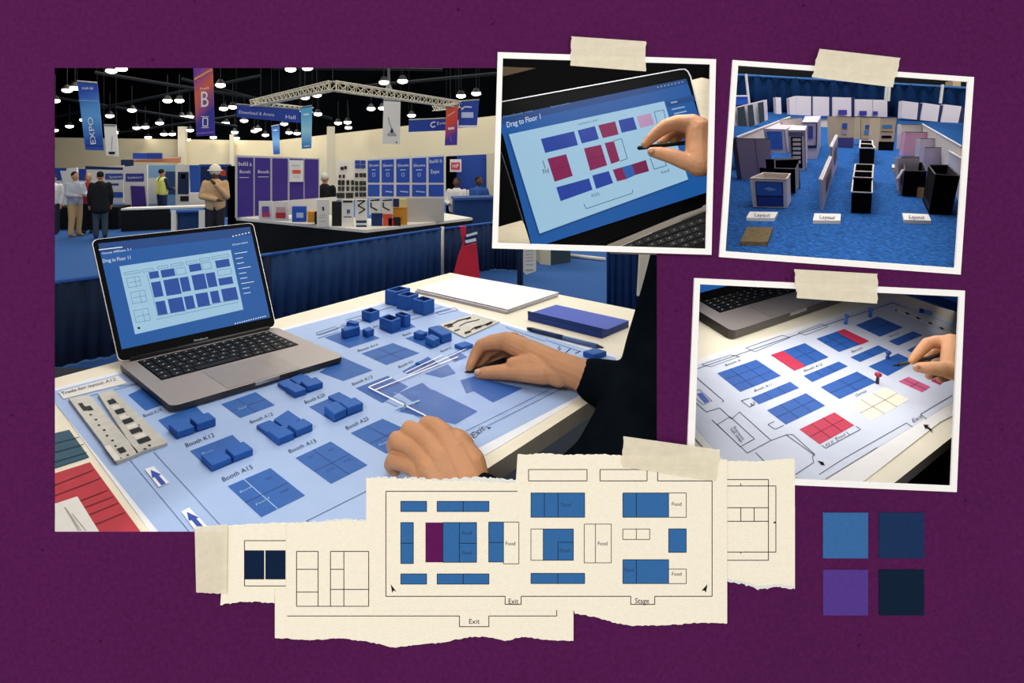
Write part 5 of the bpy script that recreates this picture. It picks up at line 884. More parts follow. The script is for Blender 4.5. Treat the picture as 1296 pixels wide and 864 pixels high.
kit('shelf_tower', Q(996.5, 165, 1018.8, 165.2, 1019.5, 216.3, 1001.5, 214.8), WP, 'white tower model with a black rack of shelves', 'shelf model', lambda b, p: [b.fpoly(p, [(998, 167), (1017, 167), (1017.6, 172), (998.5, 172)], mat('#6b6a9a'), l2), b.fpoly(p, [(1000.8, 173), (1014.8, 173), (1015.8, 213), (1002.8, 211)], BKP, l2)] + [b.frect(p, 1003.2, 175 + i * 5.6, 1013.4, 178.6 + i * 5.6, RIMW, 2 * l2) for i in range(6)] + [b.fpath(p, [(996.5, 165), (1018.8, 165.2), (1019.5, 216.3)], .9, OUTL, l2)], back=[(1003, 158.5), (1021, 159)])
kit('lilac_booth', Q(1014.8, 154.6, 1034.8, 154.6, 1034, 201, 1021.5, 201.5), LIL2, 'lilac booth model with a blue picture behind the shelf tower', draw=lambda b, p: [b.fpath(p, [(1015, 155.3), (1034, 155.3), (1033, 187)], 1.4, NV2, l2), b.frect(p, 1023, 159.5, 1029, 175.5, mat('#4658a8'), l2), b.frect(p, 1022.5, 184, 1033, 187.5, NV2, l2)], back=[(1019, 147), (1039, 146.6)])
kit('rail_wall', Q(990, 151, 1015, 148.5, 1015, 158, 992, 163), CRP, 'cream wall model joining the left booths at their back', 'wall', lambda b, p: b.fpath(p, [(990, 151.5), (1015, 149)], .7, OUTL, .004), th=.01, yy=g2(1015, 185).y)
kit('black_wall_model', Q(980.4, 201.8, 1010.5, 200.6, 1013, 238, 984, 238), BKP, 'rear one of two black panels behind the blue screen kiosk', 'panel', lambda b, p: [b.fline(p, (980, 201.5), (1011, 200.2), 2.4, RIMW, l2), b.fline(p, (980.5, 202), (981, 214), 1.6, RIMW, l2), b.fpoly(p, [(1008.5, 208), (1010.7, 206), (1011.5, 236), (1009.5, 240)], RIMW, l2)], th=.02)
kit('black_wall_model', Q(966, 212.2, 1006.3, 213.6, 1007, 245, 969, 247), BKP, 'front one of two black panels behind the blue screen kiosk', 'panel', lambda b, p: [b.fline(p, (980, 212.5), (1006.3, 213.4), .9, RIMW, l2), b.fpoly(p, [(1006, 213.4), (1009.3, 208.6), (1010.5, 236), (1007, 243)], CRP, -.002)], th=.008)
kit('screen_kiosk', Q(949, 225.6, 995.2, 226.8, 996.4, 263.2, 953.2, 262), WP, 'white framed kiosk model with a glowing blue screen at the front left', 'kiosk model', lambda b, p: [b.fpoly(p, [(956, 229.5), (991, 230.5), (991.8, 261.5), (958.3, 261)], NV2, l2), b.fpoly(p, [(957, 230.5), (989.5, 231.5), (990.5, 247.8), (958, 247)], GR1, 2 * l2), b.fpoly(p, [(958.5, 249), (991.5, 249.7), (991.7, 261), (959, 260.4)], GR2, 2 * l2), b.fpoly(p, [(966, 238.5), (974, 236.5), (983, 240), (974, 241.5)], mat('#79a6dc'), 3 * l2), b.fpath(p, [(949.5, 226), (995, 227.1)], .9, OUTL, l2)], back=[(966, 218.6), (1000, 220)], open_top=CRP, rim=RIMW)
# thin partition in the middle aisle
tp_ = root('thin_partition', g2(1045, 240), 'thin slanting white partition in the middle aisle', 'partition', 'booth models on the blue carpet')
for (tu, tv, bu, bv), (tu2, tv2, bu2, bv2) in (((1037.2, 227.4, 1037.8, 266), (1050.3, 198, 1049, 229)), ((1050.5, 186, 1050, 227), (1058, 171, 1056.5, 211))):
    a, c = g2(bu, bv), g2(bu2, bv2); MB().prism([a, c, P(tu2, tv2, c.y), P(tu, tv, a.y)], Vector((.004, 0, 0)), LIL2).obj('panel', parent=tp_); MB().tube(P(tu, tv, a.y), P(tu2, tv2, c.y), .0014, RIMW, n=6).obj('top_edge', parent=tp_)
    for s0, s1, m in ((.25, .5, mat('#7e6f9c')), (.6, .8, mat('#a8888e'))):
        pt = lambda s, h_: a.lerp(c, s).lerp(P(tu, tv, a.y).lerp(P(tu2, tv2, c.y), s), h_) + Vector((.0048, -.001, 0)); MB().poly([pt(s0, .3), pt(s1, .3), pt(s1, .8), pt(s0, .8)], m).obj('graphic', parent=tp_)
# middle
kit('beige_booth', Q(1059, 146.6, 1082, 148, 1080.5, 187, 1060, 187), BEI, 'beige booth model with a violet base, left of the beige three', draw=lambda b, p: [b.fpoly(p, [(1060, 174), (1080.7, 174.3), (1080.3, 186.5), (1060.2, 186.5)], mat('#4b4a86'), l2), b.frect(p, 1066, 156, 1072.5, 162.5, GR1, l2), b.frect(p, 1066, 164.5, 1072, 169.5, LIL, l2), b.fpath(p, [(1059, 147), (1082, 148.4)], .7, OUTL, l2)], th=.03)
kit('beige_booth', Q(1089.5, 148, 1113, 149, 1111, 176.5, 1088.5, 176), BEI, 'beige booth model with two blue blocks, middle of the beige three', draw=lambda b, p: [b.frect(p, 1095.3, 158, 1105.3, 163.5, GR1, l2), b.fpoly(p, [(1094, 165), (1105.5, 165), (1105.5, 170.5), (1093.3, 170)], mat('#4a92d0'), l2), b.fbox(p, 1089.5, 148.5, 1113, 176, .6, OUTL, l2)], th=.03, yy=g2(1100, 185).y)
kit('beige_booth', Q(1114.5, 149, 1135.5, 148.6, 1130.5, 190.5, 1111.3, 190), BEI, 'beige booth model on a black base, right of the beige three', draw=lambda b, p: [b.fpoly(p, [(1112, 179), (1132, 179.3), (1130.5, 190.3), (1111.4, 190)], BKP, l2), b.frect(p, 1117, 158, 1129.3, 162, mat('#4a92d0'), l2), b.fline(p, (1115, 166.5), (1130, 167), 1.1, BKP, l2), b.frect(p, 1115.7, 171.5, 1128.5, 175, BKP, l2), b.fpath(p, [(1114.5, 149.3), (1135.3, 149), (1132, 179)], .6, OUTL, l2)], th=.03)
kit('black_stack', Q(1088, 188.5, 1107.3, 188, 1106, 212, 1087.3, 212), BKP, 'black stepped crate model behind the long black crate', 'crate model', lambda b, p: None, back=[(1089, 176.5), (1104.5, 177)], open_top=BKP, rim=RIMW) if False else None
for q, bk, lb in ((Q(1088.6, 181.8, 1104.5, 182.6, 1104, 200, 1088.5, 200), [(1089, 177.5), (1104, 178)], 'farthest small black crate model in the middle aisle'), (Q(1087.8, 187.3, 1107.2, 187.7, 1105.8, 208, 1087.3, 208), [(1088.6, 182), (1104.5, 182.8)], 'second black crate model from the back in the middle aisle'), (Q(1081.4, 216.5, 1104.6, 217.3, 1103.5, 240, 1080, 240), [(1082.6, 207.8), (1105.6, 208.4)], 'third black crate model from the back, pale rim round it'), (Q(1080, 224.2, 1104.2, 225.2, 1103, 252, 1079, 252), [(1081.4, 216.9), (1104.6, 217.7)], 'fourth black crate model from the back in the middle aisle'), (Q(1077.9, 242.8, 1103.8, 244, 1102, 270.3, 1076.8, 269.5), [(1080, 224.8), (1104.1, 225.6)], 'nearest and largest black crate model in the middle aisle')):
    kit('black_crate', q, BKP, lb, 'crate model', back=bk, open_top=mat('#0c0f11', rough=.7), rim=RIMW, group='black crate models in the middle aisle')
# right block
rw = root('long_partition', g2(1195, 230), 'long cream partition along the right booths', 'partition', 'booth models on the blue carpet')
for (tu, tv, bu, bv), (tu2, tv2, bu2, bv2), m in (((1167.6, 157, 1168, 192), (1217.5, 185.5, 1216, 244), CRP), ((1194, 187, 1192, 214), (1219, 201.5, 1215, 258), LIL2)):
    a, c = g2(bu, bv), g2(bu2, bv2); MB().prism([a, c, P(tu2, tv2, c.y), P(tu, tv, a.y)], Vector((.006, .004, 0)), m).obj('panel', parent=rw); MB().tube(P(tu, tv, a.y), P(tu2, tv2, c.y), .0016, RIMW, n=6).obj('top_edge', parent=rw)
OL = lambda b, p, q: b.fpath(p, [(u, v + .4) for u, v in q[:3]], .8, OUTL, l2)
for q, m, lb, y_ in ((Q(1140.5, 157, 1167.6, 157, 1166, 192, 1139, 191.5), CRP, 'cream panel behind the pink one at the right', 190), (Q(1146, 166.5, 1183.7, 167.3, 1180, 198, 1142.5, 197), PNK, 'pink panel model at the right', 198), (Q(1165, 175, 1191.5, 175.2, 1189, 212, 1162.5, 212), LIL2, 'pale grey panel in front of the pink one', 208), (Q(1170.5, 186.3, 1194, 186.3, 1191, 220, 1167, 220), LIL, 'lilac panel behind the tall black box at the right', 216)):
    kit('booth_panel', q, m, lb, 'panel', lambda b, p, q=q: OL(b, p, q), th=.01, group='panels of the right booth block', yy=g2(1160, y_).y)
kit('white_table', Q(1129, 212, 1140, 212, 1139, 218.5, 1128.5, 217.5), RIMW, 'small white bench model left of the black boxes', 'bench model', lambda b, p: b.frect(p, 1129, 212.2, 1139.5, 213.6, OUTL, l2), back=[(1129, 208), (1139, 208)])
kit('frame_stand', Q(1136.5, 199.5, 1164, 198, 1160, 236, 1137, 228), LIL2, 'open white frame model beside the shorter black box', 'frame model', lambda b, p: [b.fpath(p, [(1137.5, 226), (1140.5, 199), (1163.5, 198.3)], 1.5, RIMW, 2 * l2), b.fpath(p, [(1141, 199.8), (1163, 199.8), (1163, 204)], .8, OUTL, 3 * l2)], th=.006, yy=g2(1150, 237).y)
kit('black_box', Q(1145, 216.3, 1173, 217, 1169.3, 249.6, 1141.5, 248.4), BKP, 'shorter open black box model at the right', 'box model', back=[(1144.2, 205), (1167.6, 205.8)], open_top=mat('#0d1114', rough=.7), rim=OUTL)
kit('side_board', [(1137, 226), (1144.5, 214), (1141.5, 248.4), (1138, 241)], LIL2, 'white side board at the left of the shorter black box', 'board', lambda b, p: b.fpoly(p, [(1140, 224), (1143, 219), (1141.5, 236), (1139.5, 233)], mat('#5a68a8'), l2), th=.004, yy=g2(1141, 247).y)
kit('tan_block', Q(1171, 237.5, 1181.5, 238, 1179, 252.5, 1169.5, 251), mat('#a98663'), 'small tan block between the two black boxes', 'block model', th=.02)
kit('violet_cloth', Q(1179, 219.5, 1185.5, 219, 1184, 236, 1178, 232), mat('#5a2f96'), 'small violet cloth between the two black boxes', 'cloth model', th=.004, yy=g2(1180, 255).y)
kit('black_box', Q(1184, 220.6, 1215, 223, 1203.8, 272.5, 1175.4, 270.6), BKP, 'tallest open black box model at the front right', 'box model', back=[(1175, 208.8), (1199.6, 208.9)], open_top=mat('#0d1114', rough=.7), rim=OUTL)
# label blocks and mat
for (q, fv, tx, lb) in (([(948.8, 267.7), (985, 268), (980, 275.8), (944.5, 275.3)], 4.2, 'Layout', 'white label block in front of the blue screen kiosk'), ([(1030.7, 269.8), (1064.3, 270.4), (1063.6, 279), (1028.8, 278.6)], 4.4, 'Layout', 'white label block in front of the thin partition'), ([(1141.8, 269.5), (1174.9, 271), (1178.6, 279), (1144, 278)], 4.6, 'Layout', 'white label block in front of the black boxes')):
    f = [g2(q[2][0], q[2][1] + fv), g2(q[3][0], q[3][1] + fv)]; tl = [P(u, v, g2(u, v + fv).y) for u, v in q]; r = root('label_block', f[0], lb, 'label block', 'label blocks on the blue carpet')
    MB().hexa([f[1], f[0], tl[1] - (tl[2] - f[0]), tl[0] - (tl[2] - f[0]), tl[3], tl[2], tl[1], tl[0]], mat('#eeebe6', rough=.5, noise=.02)).obj('block', parent=r)
    b = MB(); p = Plane.three(tl[3], tl[2], tl[1]); cu = sum(x[0] for x in q) / 4; cv = sum(x[1] for x in q) / 4; b.ftext(p, tx, (cu - 10, cv + 1.8), (cu + 10, cv + 2.4), (.5, -4.2), INK, .0008); b.obj('lettering', parent=r)
MB().slab(G2, [(945, 291.4), (977.8, 292), (971, 311), (935.9, 310.5)], .004, mat('#6b5a3a', rough=.95, noise=.4, scale=300)).obj('brown_mat', 'small brown square mat on the carpet below the first label block', 'mat')
# ---------------------------------------------------------------- picture with the pins on the floor plan
V3 = View(215, 111, 448, .0707); G3 = V3.plane((880, 500), (1200, 500), (1050, 380)); g3 = G3.at
ng = G3.n
def edge3(pts, th, m, ms, name, **k): return MB().prism([g3(u, v) - ng * th for u, v in pts], ng * th, m, ms).obj(name, **k)
t3 = root('small_table', g3(1040, 480), 'cream table top of the scene with pins, below the carpet picture', 'table')
edge3([(883.5, 345), (1217, 349), (1209.5, 520), (1208.5, 550), (1128, 614), (1100, 614), (874.5, 603)], .012, CREAMT, mat('#8f8672', rough=.6), 'tabletop', parent=t3)
backing('wall_plan_floor', [(1060, 520), (1226, 500), (1226, 640), (1060, 640)], .80); backing('wall_plan_back', [(872, 340), (1226, 352), (1226, 400), (872, 400)], 1.2)
S3 = mat('#d3d9e8', rough=.6, noise=.02); S3W = mat('#ece9e6', rough=.6, noise=.02)
s3 = root('pinned_plan', g3(1040, 500), 'pale blue floor plan sheet with coloured booth blocks in the scene with pins', 'plan sheet')
MB().slab(G3, [(879.5, 456), (900, 449), (1128, 376), (1213, 410), (1210, 524), (1190, 534), (1090, 612), (925, 605), (876, 551)], .0006, S3W, lift=.0004).obj('sheet', parent=s3)
p3 = Plane(G3.p + ng * .001, ng); b = MB()
b.fpoly(p3, [(879.5, 462), (900, 455), (1129, 379), (1213, 413), (1210.5, 507), (1195, 515), (1045, 606), (1000, 610), (935, 603), (876, 536)], S3, .0002); b.obj('printed_ground', parent=s3)
b = MB(); B3 = mat('#2a5cab', rough=.6, noise=.09, scale=120); R3 = mat('#c62f50', rough=.6, noise=.08, scale=120); D3 = mat('#1d3f7c', rough=.7); L3 = mat('#3b3e48', rough=.8); RD3 = mat('#6d1530', rough=.7)
def quad3(q, m, nx=0, ny=0, lm=D3, w_=.7):
    b.fpoly(p3, q, m, .0004)
    for i in range(1, nx): b.fline(p3, lerp(q[0], q[1], i / nx), lerp(q[3], q[2], i / nx), w_, lm, .0006)
    for i in range(1, ny): b.fline(p3, lerp(q[0], q[3], i / ny), lerp(q[1], q[2], i / ny), w_, lm, .0006)
quad3([(907.6, 472.2), (957.1, 454.9), (988.5, 475.4), (937.1, 495.8)], B3, 3, 3)
A_ = [(975.6, 448.9), (1018.6, 434), (1048.8, 451.8), (1005.4, 468.8)]; quad3(A_, B3, 3, 2); b.fpoly(p3, [A_[0], (991, 443.6), (1020, 463.2), A_[3]], R3, .0007)
A_ = [(1033, 428.5), (1068.5, 416), (1100.3, 431.5), (1062, 445.3)]; quad3(A_, B3, 3, 3); b.fpoly(p3, [(1058.5, 419.5), A_[1], A_[2], (1089, 436)], R3, .0007)
quad3([(1082.8, 411.4), (1111.1, 400.3), (1143.1, 414.2), (1113.6, 426)], B3, 0, 2)
quad3([(1124.5, 431.7), (1155.5, 419), (1167.7, 424), (1136.5, 437.2)], B3); quad3([(1148, 443), (1163, 435.5), (1175, 440), (1158, 448)], B3)
quad3([(1017, 475.5), (1061.5, 457.3), (1073.3, 463.3), (1028, 483.3)], B3, 3) ; quad3([(1076, 452), (1111.5, 436.8), (1124.5, 443), (1088.5, 458)], B3, 2)
quad3([(950.5, 503.3), (1000, 482.8), (1011.5, 490.8), (960.5, 511.4)], B3, 3, 0)
quad3([(1038.5, 489.7), (1084.5, 470), (1109.5, 483.2), (1062.5, 504.8)], B3, 2, 2); quad3([(1099, 463.5), (1136.5, 447), (1158, 457), (1123.5, 475.5)], B3, 0, 0)
quad3([(970.7, 519), (1020, 497.3), (1044.5, 513.2), (994.4, 537)], B3, 3, 2)
quad3([(1011.7, 543.1), (1056, 521.5), (1081.3, 538), (1037.4, 562.2)], R3, 3, 2, RD3)
quad3([(1074.5, 513.2), (1120, 489.5), (1151, 505.5), (1103.5, 532)], mat('#efe6d2', rough=.7), 3, 2, mat('#9a7f6c'))
for k in range(4): pass
A_ = [(1137, 482.5), (1150, 476.5), (1178, 489.5), (1167, 496.3)]; quad3(A_, mat('#cc5f86', rough=.6), 2, 2, mat('#7c2348')); quad3([(1178, 482), (1186, 477), (1197, 481), (1190, 487)], mat('#b23a62'))
for q in ([(888, 461), (925, 449), (936, 451), (899, 464)] , [(944, 440), (990, 424), (1000, 427), (955, 445)], [(1010, 421), (1040, 410), (1048, 413), (1019, 424)]): b.fpath(p3, q, .6, L3, .0005, True)
for q in ([(875, 469), (985, 431), (1130, 383), (1215, 419)], [(881, 477), (916, 507), (914, 509)], [(878, 507), (894, 520), (910, 515), (954, 557), (1037, 522)][:0] or [(878, 507), (894, 521), (911, 516), (926, 530)], [(926, 530), (936, 521), (976, 557), (946, 573), (901, 531)], [(908, 537), (924, 527), (955, 555), (937, 565), (908, 537)], [(976, 557), (995, 550), (1030, 575), (1028, 578), (1030, 585), (1007, 600)], [(995, 550), (1003, 549.5), (1031.5, 575), (1029, 577)], [(946, 573), (976, 557)], [(956, 572), (968, 584)], [(1037, 600), (1068, 580), (1147, 535), (1155, 540)], [(1165, 524), (1205, 500)], [(1165, 524), (1173, 530)], [(938, 507), (949, 503.5)], [(938, 507), (949, 515), (955, 512)], [(972, 537), (981, 543), (992, 538)], [(972, 537), (980, 533)], [(1040, 563), (1045, 567), (1089, 543), (1083, 539)], [(1057, 554), (1061, 558)], [(1071, 546), (1075, 550)], [(1045, 606), (1110, 566)]): b.fpath(p3, q, .8, L3, .0005)
for tx, o, e, h in (('Booth A', (918, 463.5), (938, 456.5), 3.4), ('Booth A12', (1018, 470.5), (1041, 462), 3.6), ('Booth A11', (955, 495.8), (977, 487.5), 3.6), ('Booth', (1078, 446.5), (1092, 441), 3.4), ('Booth', (1126, 427), (1138, 422), 3), ('Games', (1083, 502), (1097, 495.5), 4), ('A3', (950, 514.5), (956, 511), 4.5), ('Exit', (1155, 535), (1168, 528), 6), ('A2 B', (1045, 565), (1055, 560), 4), ('Food', (1058, 557), (1070, 551), 4.4)): b.ftext(p3, tx, o, e, (-h * .3, -h * .8), L3, .0007)
b.ftext(p3, 'Entrance', (928, 541), (940, 557), (2.5, -2.6), L3, .0007); b.ftext(p3, 'hall stage', (924, 543), (938, 560), (2.5, -2.6), L3, .0007)
b.fpoly(p3, [(1168.5, 537), (1176, 537.5), (1173.5, 539), (1180, 543.5), (1178.5, 545), (1172.5, 541), (1171.5, 543)], INK, .0007); b.fpoly(p3, [(1034.5, 582.5), (1042, 584.5), (1044, 588.5), (1039, 588), (1038, 586)], INK, .0007)
b.fpoly(p3, [(882, 498), (888, 496.5), (898, 507), (892, 510)], mat('#3f5fc0', rough=.6), .0006); b.fpath(p3, [(880, 494), (886, 493), (901, 507), (890, 512), (880, 503)], .5, L3, .0006)
for q in ([(1147, 396.5), (1151, 395.5), (1153, 398), (1149, 398.5)],): pass
b.obj('printed_plan', label='blue, red and cream booth blocks printed on the plan', parent=s3)
rl3 = root('marked_ruler', g3(1172, 404), 'white ruler with black dashes along the far edge of the pinned plan', 'ruler'); MB().slab(G3, [(1131, 392), (1140, 388.5), (1215, 416), (1215, 423), (1204, 422)], .0012, mat('#dedfdf', rough=.5), lift=.0007).obj('blade', parent=rl3)
b = MB(); pr3 = Plane(G3.p + ng * .0019, ng)
for x, y in ((1134, 393), (1147.5, 397), (1161, 402.7), (1176.5, 409.2), (1191, 415.7)): b.fpoly(pr3, [(x - 3, y - 1.8), (x + 1, y - 2), (x + 4.5, y + .8), (x + 1, y + 1.4)], BLK, .0003) if x > 1140 else b.frect(pr3, x - 1, y - 1.5, x + 1, y + .8, BLK, .0003)
b.obj('dashes', parent=rl3)
ro3 = root('blue_roll', g3(1170, 396), 'short blue marker lying near the far right of the pinned plan', 'marker'); a, c = g3(1163, 395.5) + ng * .004, g3(1178.5, 399) + ng * .004; MB().tube(a, a.lerp(c, .35), .0042, mat('#2347a8', rough=.4)).obj('cap', parent=ro3, smooth=True); MB().tube(a.lerp(c, .35), c, .0038, mat('#6c97d4', rough=.4)).obj('barrel', parent=ro3, smooth=True)
bf3 = root('blue_box', g3(1190, 390), 'dark blue box file at the upper right corner of the pin scene', 'box file')
MB().prism([P(u, v, .80) for u, v in ((1151, 371.5), (1216, 374), (1216, 396), (1152.5, 374.5))], Vector((0, .03, 0)), mat('#16336c', rough=.5)).obj('spine', parent=bf3); MB().prism([P(u, v, .79) for u, v in ((1176, 369), (1216, 369), (1216, 384))], Vector((0, .01, 0)), mat('#2f62c4', rough=.5)).obj('cover', parent=bf3)
for (u, v0, v1, m, lb, hr) in ((1071.5, 399.5, 411, '#2a5cb4', 'blue map pin, left one of two at the back of the pinned plan', 2.6), (1102.5, 391.5, 402, '#2a5cb4', 'blue map pin, right one of two at the back of the pinned plan', 2.6), (1124.3, 446, 455, '#1f4c9c', 'blue map pin standing on a printed block by the pen', 3), (1111.5, 474, 486.5, '#b82238', 'red headed map pin beside the cream block', 3.7)):
    p = g3(u - 1.5, v1); q = P(u, v0, p.y); s_ = p.y / F; r = root('map_pin', p, lb, 'pin', 'map pins on the plan'); M_ = mat(m, rough=.35, spec=.5); dk = M_ if m != '#b82238' else mat('#40303a', rough=.4)
    MB().tube(p, q, 1.9 * s_, dk, 1.3 * s_).obj('body', parent=r, smooth=True); MB().ball(q, hr * s_, M_, (1, 1, .85)).obj('head', parent=r, smooth=True)
# laptop corner
l3 = root('laptop', g3(925, 431), 'grey laptop corner at the upper left of the scene with pins', 'laptop')
O3 = g3(925, 431.5); Xe = g3(1074, 380.5) - O3; Ye = g3(842, 379) - O3; W3 = Xe.length; X3 = Xe.normalized(); Y3 = Ye.normalized(); ct = Y3.dot(X3); Yq = Y3
lap_base(O3, X3, Yq, ng, W3, W3 * .27, W3 * .036, l3)
hp = O3 + Yq * (W3 * .27) + ng * W3 * .036
MB().prism([P(u, v, .86) for u, v in ((870, 340), (975, 340), (975, 357), (960, 363), (870, 385))], Vector((0, .006, 0)), BEZ).obj('lid', parent=l3); b = MB(); b.fpoly(gp(.859), [(870, 345), (930, 350), (921, 361.5), (880, 372)], SCR, .0005); b.obj('screen', label='lit blue screen', parent=l3)
def limb(name, chains, label, vox, nl=None):
    r = root(name, chains[0][0][0], label, 'hand'); skin(flesh(chains, vox, 6), SK).obj('skin', parent=r, smooth=True)
    if nl: nail(*nl, (Vector((1, -.15, .05)), Vector((0, .2, 1))), par=r)
    return r
e3 = .585
limb('hand', [c_((1201, 434, e3 + .025, 10), (1187, 432.5, e3 + .03, 8), (1175, 434, e3 + .032, 6.6), (1166, 443, e3 + .03, 5.8), (1158, 452, e3 + .026, 5), (1154, 457, e3 + .024, 3.9)),
              c_((1207, 437, e3 + .035, 9.5), (1192, 438, e3 + .045, 7.4), (1181, 444, e3 + .048, 6.4), (1172, 452, e3 + .044, 5.4), (1166, 459, e3 + .036, 4.6)),
              c_((1207, 442, e3 + .045, 8), (1198, 446, e3 + .055, 7), (1190, 456, e3 + .05, 5.6), (1185, 470, e3 + .04, 5), (1176, 476, e3 + .035, 4.4)),
              c_((1209, 448, e3 + .05, 7), (1205, 455, e3 + .058, 7), (1203, 468, e3 + .05, 5.6), (1198, 477, e3 + .042, 4.8), (1190, 480, e3 + .04, 4)),
              c_((1205, 469, e3 - .002, 12), (1193, 467, e3, 9.6), (1179, 466, e3 + .004, 8), (1167, 465.5, e3 + .01, 6.8), (1161.5, 466, e3 + .014, 5.2)),
              c_((1201, 434, e3 + .025, 10), (1206, 433, e3 + .02, 10.5), (1206, 448, e3 + .01, 11)),
              c_((1206, 448, e3 + .01, 11), (1205, 468, e3, 12.2)), c_((1207, 437, e3 + .03, 9), (1207, 455, e3 + .03, 9))], 'hand with a dark pen at the right edge of the scene with pins', .0009, (1160.5, 464, e3 + .006, 4))
pe = root('dark_pen', P(1131, 462, e3 + .028), 'dark pen held in the hand over the pinned plan', 'pen'); a, m_, e = P(1129.5, 462.8, e3 + .03), P(1138, 461.6, e3 + .028), P(1212, 444, e3 + .022); MB().tube(a, m_, .0005, BLK, .0017).obj('tip', parent=pe, smooth=True); MB().tube(m_, e, .0019, mat('#1b2224', rough=.35, spec=.5)).obj('barrel', parent=pe, smooth=True)
# ---------------------------------------------------------------- picture with the hand at the laptop screen
V1 = lambda u, v: P(u, v, 1 / (1.7 + .001 * (v - 200)))
G1 = Plane.three(V1(640, 100), V1(890, 100), V1(700, 300)); g1 = G1.at; n1 = G1.n
backing('wall_niche_back', [(631, 66), (903, 76), (897, 317), (626, 309)], .95)
l1 = root('laptop', g1(672, 309), 'laptop with a lit page of red and blue blocks, top middle picture', 'laptop')
lidq = [(632, 129.5), (860, 88), (867, 87.6), (871, 91), (874, 97), (893, 174), (897, 246), (889, 262), (743, 312), (674, 311), (632, 175)]
MB().prism([g1(u, v) - n1 * .005 for u, v in lidq], n1 * .0045, BEZ).obj('lid', parent=l1)
b = MB()
for a, c in zip(lidq[:5], lidq[1:6]): b.tube(g1(*a), g1(*c), .0007, mat('#b5b8ba', rough=.4), n=6)
b.tube(g1(634, 192), g1(662, 280), .0007, mat('#5d6064', rough=.4), n=6)
b.obj('rim', label='pale bright rim of the screen', parent=l1)
b = MB(); b.fpoly(G1, [(600, 155), (868.5, 99.5), (899, 243), (670.5, 331), (634.5, 165.5)][:0] or [(632, 148.5), (868.5, 99.5), (885, 148), (897, 200), (896, 243), (682, 311.5), (673, 310), (637, 172), (632, 163)], SCR, .0003)
b.fpoly(G1, [(632, 148.5), (868.5, 99.5), (870.5, 106), (632, 158.3)], SCR2, .0004)
b.fpoly(G1, [(644, 170), (840.5, 128), (871, 227), (683, 295.5)], SCP, .0006)
b.fpoly(G1, [(641, 168), (644, 170), (683, 295.5), (871, 227), (872, 228.5), (681.5, 298.5)], SCR2, .0005)
DMG = mat('#7c1f50', rough=.45, emit=.8, spec=.08); BR1 = mat('#2445a8', rough=.45, emit=.8, spec=.08); VI2 = mat('#2f63b8', rough=.45, emit=.8, spec=.08)
MG = mat('#8c1f58', rough=.45, emit=.8, spec=.08)
for q, m in (([(684.5, 175.8), (726.5, 166), (731.5, 183.5), (690, 193.5)], BR1), ([(731, 165), (753, 159.5), (758, 176), (736.3, 181.5)], BR1), ([(757, 158.5), (778.5, 153.5), (783, 170), (763, 174.7)], MG), ([(782.5, 152.3), (801.5, 148), (806.3, 163.5), (786.8, 168)], BR1), ([(805.8, 147.3), (823.7, 143.2), (828, 157.5), (810.5, 162)], SCK),
             ([(692.8, 200.8), (716.5, 195), (725, 222.5), (702, 230)], MG), ([(739, 187.7), (760.5, 183), (768.5, 209), (747, 216)], MG), ([(765.2, 181), (777, 178.5), (784.5, 203.5), (773.5, 207.5)], MG),
             ([(704, 237), (745.5, 225.5), (750, 240), (709.5, 254.5)], BR1), ([(749.5, 222), (770.5, 216.3), (776, 231.5), (754.5, 239)], BR1), ([(775.5, 214.8), (787, 211.5), (793, 226.5), (781, 229.5)], MG), ([(787, 211.5), (799.5, 208), (804, 221.5), (793, 226.5)], VI2), ([(799.5, 208), (817.5, 202.3), (821.5, 216.5), (804, 221.5)], DMG)):
    b.fpoly(G1, q, m, .0008)
for a, c in (((697, 215.5), (720.5, 209)), ((743, 201.5), (764.5, 196))): b.fline(G1, a, c, .9, DMG, .001)
for a, c in (((698.5, 173), (703.5, 190)), ((712.5, 169.5), (717.5, 187)), ((717, 234), (722, 249)), ((731, 230), (736, 244.5))): b.fline(G1, a, c, .6, mat('#1a3488', rough=.5, emit=.6), .001)
SLN = mat('#3a5468', rough=.5, spec=.05)
for q in ([(777, 178), (786.5, 175.3), (794, 200.5), (785, 204)], [(828, 141.5), (840, 139), (842, 150)], [(828, 141.5), (832, 156)], [(823, 200), (828, 214), (843.5, 209.5), (842, 205)], [(739, 258), (742, 264), (800, 244.5), (801, 240)], [(687, 203), (690, 213)]): b.fpath(G1, q, .8, SLN, .001)
b.ftext(G1, 'Drag to Floor 1', (641.5, 161.5), (684.5, 150.5), (-1.2, -7), SCT, .001)
b.ftext(G1, 'POOL', (749, 250), (760, 246.5), (-1, -4), SLN, .001); b.ftext(G1, 'Fld', (687.5, 220.5), (695, 218.3), (-1.4, -6), SLN, .001); b.ftext(G1, 'Food', (837, 220.5), (847, 216.5), (-.6, -3.6), SLN, .001); b.ftext(G1, 'exhibition plan', (732, 158.5), (757, 152.5), (-.5, -2.6), SLN, .001)
b.ftext(G1, 'Notebook view', (637, 149), (675, 141), (-.4, -2.6), mat('#7fa6d4', emit=.6), .001); b.ftext(G1, 'layout panels', (697, 136.5), (721, 131.5), (-.4, -2.4), mat('#7fa6d4', emit=.6), .001)
for i in range(8): b.fline(G1, (832 + i * 4.4, 110.5 - i * .95), (833.6 + i * 4.4, 110.1 - i * .95), 1.6, mat('#9cc0e2', emit=.6), .001)
for i, (x, y) in enumerate(((849, 130), (850.5, 138.5), (853, 144))): b.fline(G1, (x, y), (x + (8 if i == 0 else 16), y - (1.5 if i == 0 else 3.4)), 1.8, mat('#9cc0e2', emit=.7), .001)
b.fpoly(G1, [(820, 137), (868, 126), (872, 139), (842, 146)][:0] or [(843, 128.5), (877, 120.5), (880, 127), (845, 135)], SCR2, .0007)
